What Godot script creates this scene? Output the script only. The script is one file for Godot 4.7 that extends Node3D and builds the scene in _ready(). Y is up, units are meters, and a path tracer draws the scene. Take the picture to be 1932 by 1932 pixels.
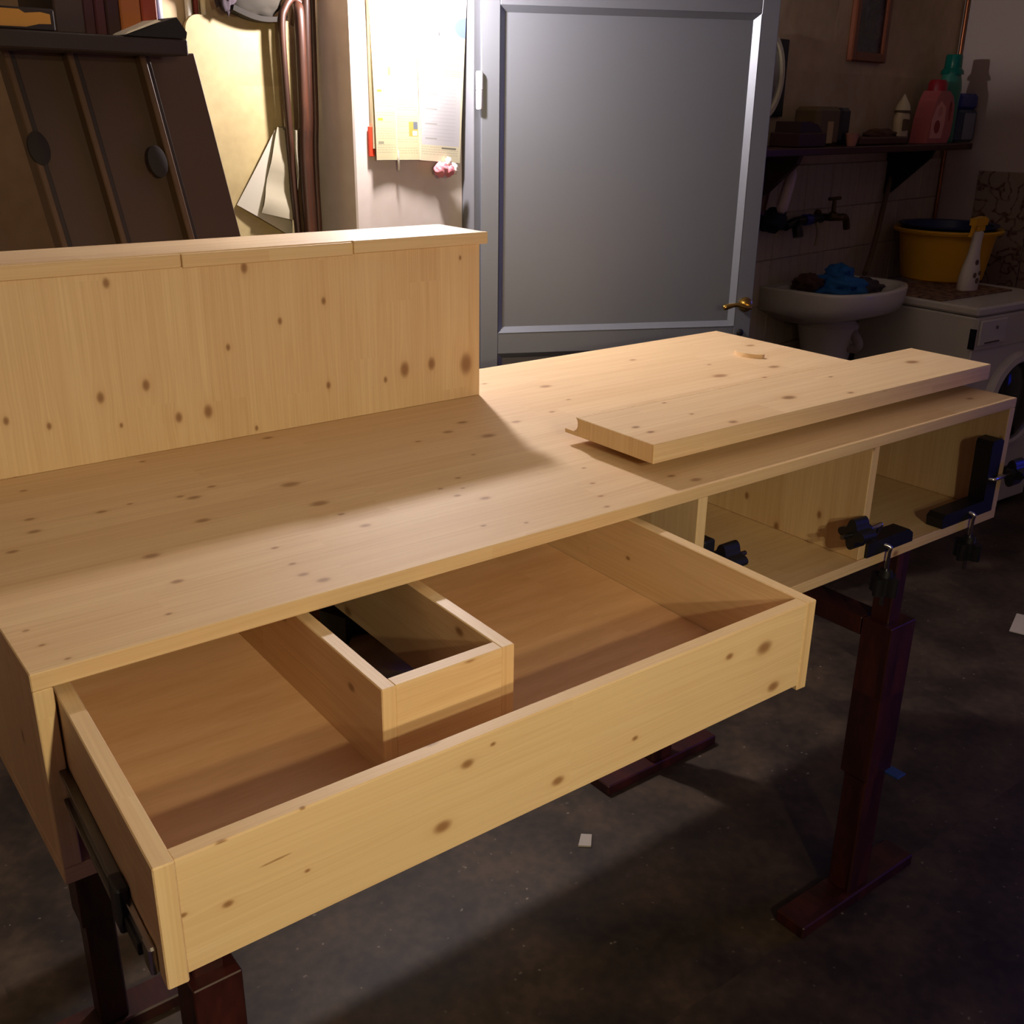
extends Node3D
# A half-built pine desk on trestles in a cellar workshop, lit by unseen lamps behind and before it and an unseen blue window.

const TOP := 1.05                       # height of the desk top
var M := {}
var room: Transform3D                   # the room's own axes: x along the sink wall, z away from it
var used := {}
const NK := 0.8636
const NS := Vector3(-0.2774, 0.2125, 0.296)   # the shelf over the leaning doors

# ------------------------------------------------------------------ names and nodes
func numbered(parent: Node, called: String) -> String:
	var key := str(parent.get_instance_id()) + called
	var n: int = used.get(key, 0)
	used[key] = n + 1
	return called if n == 0 else "%s_%03d" % [called, n]

func thing(called: String, label: String, category: String, at: Transform3D, group := "") -> Node3D:
	var o := Node3D.new()
	o.name = numbered(self, called)
	add_child(o, true)
	o.transform = at
	o.set_meta("label", label)
	o.set_meta("category", category)
	if group != "":
		o.set_meta("group", group)
	return o

func obj(called: String, st: SurfaceTool, m: Material, parent: Node3D = self) -> MeshInstance3D:
	st.generate_normals()
	var o := MeshInstance3D.new()
	o.mesh = st.commit()
	o.material_override = m
	o.name = numbered(parent, called)
	parent.add_child(o, true)
	return o

func struct(called: String, st: SurfaceTool, m: Material, label: String, at := Transform3D.IDENTITY) -> MeshInstance3D:
	var o := obj(called, st, m)
	o.transform = at
	o.set_meta("kind", "structure")
	o.set_meta("label", label)
	return o

func at(x: float, y: float, z: float, turn := 0.0) -> Transform3D:
	return Transform3D(Basis(Vector3.UP, deg_to_rad(turn)), Vector3(x, y, z))

func rm(u: float, y: float, w: float, turn := 0.0) -> Transform3D:
	return room * at(u, y, w, turn)

# ------------------------------------------------------------------ shapes
func mb() -> SurfaceTool:
	var st := SurfaceTool.new()
	st.begin(Mesh.PRIMITIVE_TRIANGLES)
	return st

func tri(st: SurfaceTool, a: Vector3, b: Vector3, c: Vector3, n: Vector3, ua := Vector2.ZERO, ub := Vector2.ZERO, uc := Vector2.ZERO) -> void:
	if (b - a).cross(c - a).dot(n) > 0.0:
		var t := b
		b = c
		c = t
		var u := ub
		ub = uc
		uc = u
	st.set_uv(ua)
	st.add_vertex(a)
	st.set_uv(ub)
	st.add_vertex(b)
	st.set_uv(uc)
	st.add_vertex(c)

func grain_uv(p: Vector3, axis: int, grain: int) -> Vector2:
	var u := p[grain]
	var v := 0.0
	if axis == grain:
		u = p[(grain + 1) % 3] * 0.35
		v = p[(grain + 2) % 3]
	else:
		v = p[3 - axis - grain]
	return Vector2(u, v)

# A box with chamfered edges; uv in metres, u along the grain, measured from o.
func box(st: SurfaceTool, c: Vector3, s: Vector3, bev := 0.0012, grain := 0, o := Vector3.ZERO, xf := Transform3D.IDENTITY) -> void:
	st.set_smooth_group(-1)
	var h := s * 0.5
	bev = minf(bev, minf(h.x, minf(h.y, h.z)) * 0.8)
	for a in 3:
		var b := (a + 1) % 3
		var d := (a + 2) % 3
		for sg in [-1.0, 1.0]:
			var n := Vector3.ZERO
			n[a] = sg
			var q: Array[Vector3] = []
			var uv: Array[Vector2] = []
			for k in [[-1, -1], [1, -1], [1, 1], [-1, 1]]:
				var p := Vector3.ZERO
				p[a] = sg * h[a]
				p[b] = k[0] * (h[b] - bev)
				p[d] = k[1] * (h[d] - bev)
				p += c
				q.append(xf * p)
				uv.append(grain_uv(p - o, a, grain))
			var nn := xf.basis * n
			tri(st, q[0], q[1], q[2], nn, uv[0], uv[1], uv[2])
			tri(st, q[0], q[2], q[3], nn, uv[0], uv[2], uv[3])
	if bev <= 0.0:
		return
	for d in 3:                                             # edges along d
		var a := (d + 1) % 3
		var b := (d + 2) % 3
		for sa in [-1.0, 1.0]:
			for sb in [-1.0, 1.0]:
				var q: Array[Vector3] = []
				var uv: Array[Vector2] = []
				for k in [[0, -1], [0, 1], [1, 1], [1, -1]]:
					var p := Vector3.ZERO
					p[a] = sa * (h[a] - (0.0 if k[0] == 0 else bev))
					p[b] = sb * (h[b] - (bev if k[0] == 0 else 0.0))
					p[d] = k[1] * (h[d] - bev)
					p += c
					q.append(xf * p)
					uv.append(grain_uv(p - o, a, grain))
				var n := Vector3.ZERO
				n[a] = sa
				n[b] = sb
				n = xf.basis * n
				tri(st, q[0], q[1], q[2], n, uv[0], uv[1], uv[2])
				tri(st, q[0], q[2], q[3], n, uv[0], uv[2], uv[3])
	for sx in [-1.0, 1.0]:
		for sy in [-1.0, 1.0]:
			for sz in [-1.0, 1.0]:
				var e := Vector3(sx * h.x, sy * h.y, sz * h.z) + c
				var i := Vector3(sx, sy, sz) * bev
				var q: Array[Vector3] = [e - Vector3(0, i.y, i.z), e - Vector3(i.x, 0, i.z), e - Vector3(i.x, i.y, 0)]
				var u := grain_uv(e - o, 1, grain)
				tri(st, xf * q[0], xf * q[1], xf * q[2], xf.basis * Vector3(sx, sy, sz), u, u, u)

# Box given by its two corners.
func slab(st: SurfaceTool, a: Vector3, b: Vector3, bev := 0.0012, grain := 0, o := Vector3.ZERO, xf := Transform3D.IDENTITY) -> void:
	box(st, (a + b) * 0.5, (b - a).abs(), bev, grain, o, xf)

# Polygon in local xy pulled along z from z0 to z1.
func prism(st: SurfaceTool, poly: PackedVector2Array, z0: float, z1: float, xf := Transform3D.IDENTITY, round_sides := false, uvs := 1.0) -> void:
	var idx := Geometry2D.triangulate_polygon(poly)
	st.set_smooth_group(-1)
	for k in range(0, idx.size(), 3):
		for zz in [z0, z1]:
			var p: Array[Vector3] = []
			for j in 3:
				p.append(Vector3(poly[idx[k + j]].x, poly[idx[k + j]].y, zz))
			var n := Vector3(0, 0, 1.0 if zz == maxf(z0, z1) else -1.0)
			tri(st, xf * p[0], xf * p[1], xf * p[2], xf.basis * n, poly[idx[k]] * uvs, poly[idx[k + 1]] * uvs, poly[idx[k + 2]] * uvs)
	var area := 0.0
	for i in poly.size():
		var p := poly[i]
		var q := poly[(i + 1) % poly.size()]
		area += p.x * q.y - q.x * p.y
	st.set_smooth_group(1 if round_sides else -1)
	for i in poly.size():
		var p := poly[i]
		var q := poly[(i + 1) % poly.size()]
		var e := q - p
		var n2 := Vector2(e.y, -e.x) * signf(area)
		var n := xf.basis * Vector3(n2.x, n2.y, 0)
		var v := [Vector3(p.x, p.y, z0), Vector3(q.x, q.y, z0), Vector3(q.x, q.y, z1), Vector3(p.x, p.y, z1)]
		tri(st, xf * v[0], xf * v[1], xf * v[2], n, p * uvs, q * uvs, q * uvs + Vector2(0, (z1 - z0) * uvs))
		tri(st, xf * v[0], xf * v[2], xf * v[3], n, p * uvs, q * uvs + Vector2(0, (z1 - z0) * uvs), p * uvs + Vector2(0, (z1 - z0) * uvs))

# Profile of (radius, height) turned round y; squash makes it oval.
func lathe(st: SurfaceTool, prof: Array, seg := 24, xf := Transform3D.IDENTITY, squash := Vector2(1, 1)) -> void:
	var g := 2
	for i in prof.size() - 1:
		var a: Vector2 = prof[i]
		var b: Vector2 = prof[i + 1]
		if i > 0:
			var e: Vector2 = prof[i - 1]
			if absf((a - e).angle_to(b - a)) > 0.6:
				g += 1
		st.set_smooth_group(g)
		for k in seg:
			var t0 := TAU * k / seg
			var t1 := TAU * (k + 1) / seg
			var p := [ring(a, t0, squash), ring(b, t0, squash), ring(b, t1, squash), ring(a, t1, squash)]
			var tm := (t0 + t1) * 0.5
			var d := b - a
			var n := xf.basis * Vector3(cos(tm) * d.y, -d.x, sin(tm) * d.y)
			var u0 := float(k) / seg
			var u1 := float(k + 1) / seg
			if b.x > 1e-6:
				tri(st, xf * p[0], xf * p[1], xf * p[2], n, Vector2(u0, a.y), Vector2(u0, b.y), Vector2(u1, b.y))
			if a.x > 1e-6:
				tri(st, xf * p[0], xf * p[2], xf * p[3], n, Vector2(u0, a.y), Vector2(u1, b.y), Vector2(u1, a.y))

func ring(p: Vector2, t: float, squash: Vector2) -> Vector3:
	return Vector3(cos(t) * p.x * squash.x, p.y, sin(t) * p.x * squash.y)

func tube(st: SurfaceTool, pts: Array, radii: Array, seg := 10, xf := Transform3D.IDENTITY) -> void:
	var fr: Array[Basis] = []
	var side := Vector3.ZERO
	for i in pts.size():
		var d: Vector3 = ((pts[mini(i + 1, pts.size() - 1)] as Vector3) - (pts[maxi(i - 1, 0)] as Vector3)).normalized()
		if side == Vector3.ZERO:
			side = d.cross(Vector3.UP if absf(d.y) < 0.9 else Vector3.RIGHT).normalized()
		side = (side - d * side.dot(d)).normalized()
		fr.append(Basis(side, d.cross(side), d))
	st.set_smooth_group(1)
	for i in pts.size() - 1:
		for k in seg:
			var q: Array[Vector3] = []
			var n := Vector3.ZERO
			for c in [[i, k], [i + 1, k], [i + 1, k + 1], [i, k + 1]]:
				var t: float = TAU * (c[1] % seg) / seg
				var r: float = radii[c[0]] if radii.size() > 1 else radii[0]
				var off := fr[c[0]] * Vector3(cos(t), sin(t), 0)
				n += off
				q.append(xf * ((pts[c[0]] as Vector3) + off * r))
			n = xf.basis * n
			tri(st, q[0], q[1], q[2], n)
			tri(st, q[0], q[2], q[3], n)
	st.set_smooth_group(-1)
	for e in [0, pts.size() - 1]:
		var r: float = radii[e] if radii.size() > 1 else radii[0]
		var d: Vector3 = fr[e].z * (-1.0 if e == 0 else 1.0)
		for k in seg:
			var a := fr[e] * Vector3(cos(TAU * k / seg), sin(TAU * k / seg), 0) * r
			var b := fr[e] * Vector3(cos(TAU * (k + 1) / seg), sin(TAU * (k + 1) / seg), 0) * r
			var o: Vector3 = pts[e]
			tri(st, xf * o, xf * (o + a), xf * (o + b), xf.basis * d)

func smooth_path(pts: Array, each := 5) -> Array:
	var c := Curve3D.new()
	for i in pts.size():
		var t: Vector3 = ((pts[mini(i + 1, pts.size() - 1)] as Vector3) - (pts[maxi(i - 1, 0)] as Vector3)) / 6.0
		c.add_point(pts[i], -t, t)
	var out := []
	for i in pts.size() - 1:
		for k in each:
			out.append(c.sample(i, float(k) / each))
	out.append(pts[-1])
	return out

func ball(st: SurfaceTool, c: Vector3, r: Vector3, seg := 16, rings := 9, xf := Transform3D.IDENTITY) -> void:
	var prof := []
	for i in rings + 1:
		var t := -PI / 2 + PI * i / rings
		prof.append(Vector2(maxf(cos(t), 0.0), sin(t)))
	lathe_smooth(st, prof, seg, xf * Transform3D(Basis.from_scale(r), c))

func lathe_smooth(st: SurfaceTool, prof: Array, seg: int, xf: Transform3D) -> void:
	st.set_smooth_group(3)
	for i in prof.size() - 1:
		for k in seg:
			var t0 := TAU * k / seg
			var t1 := TAU * ((k + 1) % seg) / seg
			var a: Vector2 = prof[i]
			var b: Vector2 = prof[i + 1]
			var p := [ring(a, t0, Vector2.ONE), ring(b, t0, Vector2.ONE), ring(b, t1, Vector2.ONE), ring(a, t1, Vector2.ONE)]
			var n: Vector3 = xf.basis * ((p[0] as Vector3) + p[1] + p[2] + p[3])
			if b.x > 1e-6:
				tri(st, xf * p[0], xf * p[1], xf * p[2], n)
			if a.x > 1e-6:
				tri(st, xf * p[0], xf * p[2], xf * p[3], n)

# A lumpy cloth-like heap: a ball pushed in and out by noise.
func lump(st: SurfaceTool, c: Vector3, r: Vector3, seed_no: int, rough := 0.35, seg := 22, rings := 14) -> void:
	var ns := FastNoiseLite.new()
	ns.seed = seed_no
	ns.frequency = 1.3
	st.set_smooth_group(3)
	var grid := []
	for i in rings + 1:
		var row := []
		var t := -PI / 2 + PI * i / rings
		for k in seg:
			var f := TAU * k / seg
			var d := Vector3(cos(t) * cos(f), sin(t), cos(t) * sin(f))
			row.append(c + d * r * (1.0 + rough * ns.get_noise_3dv(d * 1.2)))
		grid.append(row)
	for i in rings:
		for k in seg:
			var a: Vector3 = grid[i][k]
			var b: Vector3 = grid[i + 1][k]
			var d: Vector3 = grid[i + 1][(k + 1) % seg]
			var e: Vector3 = grid[i][(k + 1) % seg]
			var n := (a + b + d + e) * 0.25 - c
			if i < rings - 1:
				tri(st, a, b, d, n)
			if i > 0:
				tri(st, a, d, e, n)

# A sheet of paper or cloth with thickness: f(s, t) gives its points, s and t from 0 to 1.
func sheet(st: SurfaceTool, f: Callable, ns: int, nt: int, thick: float) -> void:
	var p := []
	for i in ns + 1:
		var row := []
		for j in nt + 1:
			row.append(f.call(float(i) / ns, float(j) / nt))
		p.append(row)
	var up: Vector3 = ((p[1][0] as Vector3) - p[0][0]).cross((p[0][1] as Vector3) - p[0][0]).normalized()
	for i in ns:
		for j in nt:
			var a: Vector3 = p[i][j]
			var b: Vector3 = p[i + 1][j]
			var c: Vector3 = p[i + 1][j + 1]
			var d: Vector3 = p[i][j + 1]
			var ua := Vector2(float(i) / ns, float(j) / nt)
			var ub := Vector2(float(i + 1) / ns, float(j) / nt)
			var uc := Vector2(float(i + 1) / ns, float(j + 1) / nt)
			var ud := Vector2(float(i) / ns, float(j + 1) / nt)
			st.set_smooth_group(1)
			tri(st, a, b, c, up, ua, ub, uc)
			tri(st, a, c, d, up, ua, uc, ud)
			st.set_smooth_group(2)
			var o := -up * thick
			tri(st, a + o, b + o, c + o, -up, ua, ub, uc)
			tri(st, a + o, c + o, d + o, -up, ua, uc, ud)
	st.set_smooth_group(-1)
	var rim := []
	for i in ns:
		rim.append([p[i][0], p[i + 1][0]])
		rim.append([p[i][nt], p[i + 1][nt]])
	for j in nt:
		rim.append([p[0][j], p[0][j + 1]])
		rim.append([p[ns][j], p[ns][j + 1]])
	var mid: Vector3 = p[ns / 2][nt / 2]
	for e in rim:
		var a: Vector3 = e[0]
		var b: Vector3 = e[1]
		var n := (a + b) * 0.5 - mid
		n -= up * n.dot(up)
		tri(st, a, b, b - up * thick, n)
		tri(st, a, b - up * thick, a - up * thick, n)

func rounded(w: float, h: float, r: float, seg := 6) -> PackedVector2Array:
	var p := PackedVector2Array()
	for c in [[1, 1, 0.0], [-1, 1, 0.5], [-1, -1, 1.0], [1, -1, 1.5]]:
		for k in seg + 1:
			var t: float = PI * (c[2] + 0.5 * k / seg)
			p.append(Vector2(c[0] * (w / 2 - r), c[1] * (h / 2 - r)) + Vector2(cos(t), sin(t)) * r)
	return p

# ------------------------------------------------------------------ materials
func plain(c: Color, rough := 0.6, metal := 0.0) -> StandardMaterial3D:
	var m := StandardMaterial3D.new()
	m.albedo_color = c
	m.roughness = rough
	m.metallic = metal
	return m

func textured(im: Image, rough := 0.5, size := Vector2.ONE) -> StandardMaterial3D:
	var m := StandardMaterial3D.new()
	m.albedo_texture = ImageTexture.create_from_image(im)
	m.roughness = rough
	m.uv1_scale = Vector3(1.0 / size.x, 1.0 / size.y, 1)
	return m

func noise(seed_no: int, freq: float, oct := 3) -> FastNoiseLite:
	var n := FastNoiseLite.new()
	n.seed = seed_no
	n.frequency = freq
	n.noise_type = FastNoiseLite.TYPE_SIMPLEX_SMOOTH
	n.fractal_octaves = oct
	return n

# Glued-up pine: size in metres, grain along the image's width; knots are [along, across, radius].
func pine(w: int, h: int, size: Vector2, knots: Array, seed_no: int, stave := 0.06, dark := 1.0, slit := Vector4.ZERO, knot_dark := 0.62) -> Image:
	var light := Vector3(229, 200, 157)
	var deep := Vector3(203, 163, 117)
	var core := Vector3(118, 74, 40)
	var fine := noise(seed_no, 1.0, 2)
	var broad := noise(seed_no + 5, 1.0, 2)
	var rng := RandomNumberGenerator.new()
	rng.seed = seed_no * 77 + 3
	var n_st := int(size.y / stave) + 2
	var tone := []
	var shift := []
	var swirl := []
	for i in n_st * 6:
		tone.append(rng.randf_range(-0.17, 0.17))
		shift.append(rng.randf_range(0, 40))
		swirl.append(rng.randf_range(0.3, 1.0))
	var data := PackedByteArray()
	data.resize(w * h * 3)
	for y in h:
		var v := size.y * (y + 0.5) / h
		var si := int(v / stave)
		var fv := v / stave - si
		var near := []
		for k in knots:
			if absf(v - k[1]) < k[2] * 7.0:
				near.append(k)
		var seam := 0.10 * exp(-pow(minf(fv, 1.0 - fv) * stave / 0.0006, 2.0))
		for x in w:
			var u := size.x * (x + 0.5) / w
			var bi := si * 6 + (int((u + shift[si] * 0.05) / 0.62) % 6)
			var vv := v
			var kd := 0.0
			var halo := 0.0
			for k in near:
				var du: float = (u - k[0]) / k[2]
				if absf(du) < 9.0:
					var dv: float = (v - k[1]) / k[2]
					vv -= signf(dv) * k[2] * 0.9 * exp(-du * du * 0.06) * exp(-absf(dv) * 0.45) * minf(1.0, absf(dv))
					var q := sqrt(du * du * 0.55 + dv * dv * 1.35)
					if q < 4.0:
						kd = maxf(kd, 1.0 - smoothstep(0.3, 1.3, q))
						halo = maxf(halo, exp(-q * q * 0.5) * 0.8)
			var sh: float = shift[bi]
			var f := fine.get_noise_2d(u * 2.2 + sh, vv * 260.0)
			var b := broad.get_noise_2d(u * 1.1 + sh * 3.0, vv * (34.0 * swirl[bi] + 14.0) + sh)
			var lines := 0.5 + 0.5 * sin((b * 5.5 + vv * 90.0) * 2.6)
			var t: float = 0.34 + tone[bi] * 0.8 + f * 0.17 + b * 0.16 + (lines * lines - 0.3) * 0.15 + seam + halo * 0.45
			if slit.z > 0.0:
				var su := (u - slit.x) / slit.z
				var sv := (v - slit.y - (u - slit.x) * 0.04) / slit.w
				kd = maxf(kd, 0.8 * (1.0 - smoothstep(0.6, 1.0, sqrt(su * su + sv * sv))))
			var col := light.lerp(deep, clampf(t * dark, 0.0, 1.25)).lerp(core, kd * knot_dark)
			var i := (y * w + x) * 3
			data[i] = int(clampf(col.x, 0, 255))
			data[i + 1] = int(clampf(col.y, 0, 255))
			data[i + 2] = int(clampf(col.z, 0, 255))
	return Image.create_from_data(w, h, false, Image.FORMAT_RGB8, data)

# Two colours blended by stretched noise, with optional light specks.
func blotchy(w: int, a: Color, b: Color, freq: float, seed_no: int, stretch := Vector2.ONE, specks := 0, speck := Color.WHITE) -> Image:
	var im := Image.create(w, w, false, Image.FORMAT_RGB8)
	var n1 := noise(seed_no, freq, 5)
	var n2 := noise(seed_no + 9, freq * 7.0, 3)
	for y in w:
		for x in w:
			var t := 0.5 + 0.75 * n1.get_noise_2d(x * stretch.x, y * stretch.y) + 0.3 * n2.get_noise_2d(x * stretch.x, y * stretch.y)
			im.set_pixel(x, y, a.lerp(b, clampf(t, 0, 1)))
	var rng := RandomNumberGenerator.new()
	rng.seed = seed_no
	for k in specks:
		var cx := rng.randi_range(3, w - 6)
		var cy := rng.randi_range(3, w - 6)
		var s := rng.randi_range(1, 3)
		var al := rng.randf_range(0.15, 0.7)
		for i in s:
			for j in rng.randi_range(1, 2):
				im.set_pixel(cx + i, cy + j, im.get_pixel(cx + i, cy + j).lerp(speck, al))
	return im

func tri_noise(m: StandardMaterial3D, im: Image, size: float) -> StandardMaterial3D:
	m.albedo_texture = ImageTexture.create_from_image(im)
	m.uv1_triplanar = true
	m.uv1_world_triplanar = true
	m.uv1_scale = Vector3.ONE / size
	return m

func bumpy(m: StandardMaterial3D, seed_no: int, freq: float, depth_cm: float) -> void:
	var im := Image.create(256, 256, false, Image.FORMAT_RGB8)
	var n := noise(seed_no, freq, 4)
	for y in 256:
		for x in 256:
			var g := 0.5 + 0.5 * n.get_noise_2d(x, y)
			im.set_pixel(x, y, Color(g, g, g))
	m.heightmap_enabled = true
	m.heightmap_texture = ImageTexture.create_from_image(im)
	m.heightmap_scale = depth_cm

const DESK_KNOTS := [[0.104,0.356,0.0054],[0.188,0.382,0.0056],[0.228,0.374,0.0036],[0.125,0.238,0.0044],[0.098,0.403,0.0066],[0.060,0.455,0.0057],[0.303,0.205,0.0040],[0.294,0.385,0.0044],[0.308,0.400,0.0080],[0.345,0.371,0.0052],[0.285,0.489,0.0076],[0.191,0.564,0.0082],[0.190,0.652,0.0060],[0.440,0.427,0.0113],[0.438,0.520,0.0108],[0.443,0.573,0.0042],[0.449,0.627,0.0062],[0.322,0.627,0.0039],[0.318,0.683,0.0038],[0.315,0.718,0.0055],[0.327,0.745,0.0067],[0.021,0.678,0.0030],[0.026,0.720,0.0028],[0.039,0.763,0.0028],[0.153,0.726,0.0030],[0.510,0.200,0.0069],[0.823,0.307,0.0082],[0.771,0.340,0.0080],[0.701,0.357,0.0043],[0.814,0.396,0.0106],[0.735,0.465,0.0033],[0.653,0.542,0.0039],[0.606,0.566,0.0038],[0.634,0.582,0.0026],[0.636,0.634,0.0067],[0.610,0.603,0.0045],[0.574,0.716,0.0035],[0.626,0.740,0.0028],[0.902,0.357,0.0074],[0.994,0.343,0.0048],[1.100,0.193,0.0104],[1.013,0.109,0.0052],[1.073,0.295,0.0040],[0.835,0.614,0.0032],[0.800,0.674,0.0039],[0.774,0.721,0.0038],[0.918,0.717,0.0056],[0.936,0.750,0.0079],[0.753,0.757,0.0037],[1.716,0.726,0.0073],[1.403,0.120,0.0070],[1.735,0.165,0.0100],[1.453,0.328,0.0144],[1.610,0.338,0.0115],[1.519,0.389,0.0055],[1.509,0.246,0.0046]]
const PLANK_KNOTS := [[0.143,0.020,0.0081],[0.181,0.042,0.0036],[0.169,0.117,0.0035],[0.041,0.120,0.0058],[0.042,0.152,0.0057],[0.190,0.187,0.0068],[0.386,0.140,0.0121],[0.504,0.181,0.0057],[0.573,0.087,0.0040],[0.813,0.102,0.0130]]
const HUTCH_KNOTS := [[0.265,0.292,0.0060],[0.099,0.263,0.0069],[0.108,0.332,0.0072],[0.050,0.377,0.0068],[0.052,0.425,0.0087],[0.150,0.467,0.0044],[0.182,0.558,0.0046],[0.207,0.638,0.0049],[0.064,0.639,0.0050],[0.058,0.751,0.0043],[0.071,0.791,0.0111],[0.074,0.848,0.0092],[0.064,0.924,0.0157],[0.258,0.912,0.0034],[0.085,0.130,0.0049],[0.068,0.186,0.0044],[0.052,0.288,0.0032],[0.011,0.504,0.0037],[0.271,0.504,0.0070]]
const FRONT_KNOTS := [[0.055,0.060,0.0039],[0.125,0.058,0.0021],[0.289,0.097,0.0057],[0.261,0.040,0.0077],[0.399,0.032,0.0061],[0.504,0.041,0.0034],[0.644,0.093,0.0048],[0.704,0.085,0.0100],[0.729,0.025,0.0080],[0.318,0.107,0.0026],[0.019,0.068,0.0027]]

func make_materials() -> void:
	M.desk = textured(pine(1536, 660, Vector2(1.8, 0.7755), DESK_KNOTS, 11, 0.055, 1.0, Vector4.ZERO, 0.48), 0.6, Vector2(1.8, 0.7755))
	M.hutch = textured(pine(384, 1160, Vector2(0.30, 0.97), HUTCH_KNOTS, 23, 0.062), 0.5, Vector2(0.30, 0.97))
	M.front = textured(pine(1280, 196, Vector2(0.80, 0.12), FRONT_KNOTS, 31, 0.13, 0.75, Vector4(0.098, 0.0822, 0.017, 0.0011)), 0.5, Vector2(0.80, 0.12))
	M.plank = textured(pine(1024, 232, Vector2(0.94, 0.21), PLANK_KNOTS, 47, 0.07), 0.6, Vector2(0.94, 0.21))
	var kn := []
	var rng := RandomNumberGenerator.new()
	rng.seed = 5
	for i in 12:
		kn.append([rng.randf_range(0.05, 0.95), rng.randf_range(0.03, 0.47), rng.randf_range(0.003, 0.008)])
	M.pine = textured(pine(1024, 512, Vector2(1.0, 0.5), kn, 61, 0.08, 1.1), 0.5, Vector2(1.0, 0.5))
	M.edge = textured(pine(512, 96, Vector2(1.0, 0.1), [[0.41, 0.05, 0.006]], 71, 0.034, 0.9), 0.5, Vector2(1.0, 0.1))
	M.ply = textured(blotchy(512, Color8(212, 166, 122), Color8(226, 184, 142), 0.012, 81, Vector2(0.35, 3.0)), 0.5, Vector2(0.7, 0.7))
	M.floor = plain(Color.WHITE, 0.55)
	tri_noise(M.floor, blotchy(1024, Color8(40, 31, 24), Color8(86, 69, 54), 0.009, 91, Vector2.ONE, 900, Color8(190, 180, 165)), 2.4)
	M.plaster = plain(Color.WHITE, 0.85)
	tri_noise(M.plaster, blotchy(256, Color8(176, 152, 118), Color8(205, 182, 148), 0.012, 95), 1.7)
	bumpy(M.plaster, 97, 0.05, 0.25)
	M.pillar = plain(Color.WHITE, 0.8)
	tri_noise(M.pillar, blotchy(256, Color8(206, 192, 180), Color8(222, 210, 200), 0.012, 99), 1.2)
	M.white_wall = plain(Color8(190, 172, 164), 0.85)
	M.ceiling = plain(Color8(206, 198, 186), 0.9)
	M.grey_paint = plain(Color8(130, 133, 141), 0.40, 0.45)
	M.grey_frame = plain(Color8(120, 121, 126), 0.5)
	M.brass = plain(Color8(196, 158, 84), 0.25, 1.0)
	M.dark_brass = plain(Color8(92, 72, 44), 0.4, 0.9)
	M.chrome = plain(Color8(210, 208, 205), 0.18, 1.0)
	M.steel = plain(Color8(120, 116, 112), 0.35, 1.0)
	M.black = plain(Color8(22, 22, 26), 0.45)
	M.black_matte = plain(Color8(16, 15, 18), 0.8)
	M.red_brown = plain(Color.WHITE, 0.42)
	tri_noise(M.red_brown, blotchy(256, Color8(44, 17, 17), Color8(76, 32, 28), 0.02, 103, Vector2(1.0, 0.25)), 0.5)
	M.shelf_wood = plain(Color8(62, 26, 20), 0.5)
	M.panel_brown = plain(Color8(66, 46, 31), 0.55)
	M.panel_highlight = plain(Color8(86, 63, 42), 0.5)  # lighter brown stands for the highlight along the door battens
	M.panel_dark = plain(Color8(38, 24, 17), 0.6)
	M.pull_dark = plain(Color8(26, 15, 10), 0.8)
	M.cream = plain(Color.WHITE, 0.6)
	tri_noise(M.cream, blotchy(256, Color8(158, 138, 94), Color8(180, 161, 114), 0.014, 107), 0.8)
	M.rod = plain(Color.WHITE, 0.45)
	tri_noise(M.rod, blotchy(128, Color8(42, 21, 12), Color8(78, 42, 24), 0.03, 109, Vector2(1.0, 0.15)), 0.3)
	M.paper = plain(Color8(232, 226, 208), 0.75)
	M.ceramic = plain(Color8(214, 206, 192), 0.16)
	M.enamel = plain(Color8(214, 208, 192), 0.3)
	M.rubber = plain(Color8(30, 29, 30), 0.6)
	M.glass_dark = plain(Color8(10, 11, 18), 0.08)

# ------------------------------------------------------------------ the scene
func _ready() -> void:
	room = at(1.55, 0, -1.47, 8.0)
	# camera
	var cam := Camera3D.new()
	cam.name = "camera"
	add_child(cam)
	cam.fov = 52.4088
	cam.near = 0.05
	cam.far = 40.0
	cam.transform = Transform3D(Basis(Vector3(0.79672369, 0.01301717, 0.60420354), Vector3(0.20896208, 0.93216907, -0.2956276), Vector3(-0.56706809, 0.36178914, 0.73996108)).orthonormalized(), Vector3(-0.162072, 1.558038, 0.961648))
	cam.current = true
	# sky and exposure
	var we := WorldEnvironment.new()
	we.name = "world_environment"
	var env := Environment.new()
	env.background_mode = Environment.BG_COLOR
	env.background_color = Color(0.01, 0.012, 0.03)
	env.ambient_light_source = Environment.AMBIENT_SOURCE_DISABLED
	env.tonemap_mode = Environment.TONE_MAPPER_LINEAR
	env.tonemap_exposure = 1.0
	env.sdfgi_enabled = true
	env.ssao_enabled = true
	env.ssil_enabled = true
	we.environment = env
	add_child(we)
	# lights, all from sources out of view
	unseen_wall_lamp(rm(-0.34, 1.875, 0.125).origin, 1.22, Color(1.0, 0.965, 0.97))
	unseen_warm_lamp("unseen_warm_lamp", Vector3(0.12, 1.78, 2.0), 1.32, Color(1.0, 0.93, 0.745), "lower unseen warm lamp before the desk, lighting its front and drawer")
	unseen_warm_lamp("unseen_warm_lamp", Vector3(0.16, 1.97, 2.0), 1.32, Color(1.0, 0.93, 0.745), "upper unseen warm lamp before the desk, lighting its front and drawer")
	unseen_window_light(2.0, Color(0.16, 0.24, 1.0))
	make_materials()
	setting()
	desk()
	hutch()
	drawer()
	loose_pieces()
	clamps()
	trestle("left", 0.14, 0.60, 0.06, "dark red wooden trestle under the drawer end of the desk")
	trestle("right", 1.505, 0.655, 0.08, "dark red wooden trestle under the open compartments of the desk")
	niche()
	pillar_things()
	sink_corner()

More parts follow.
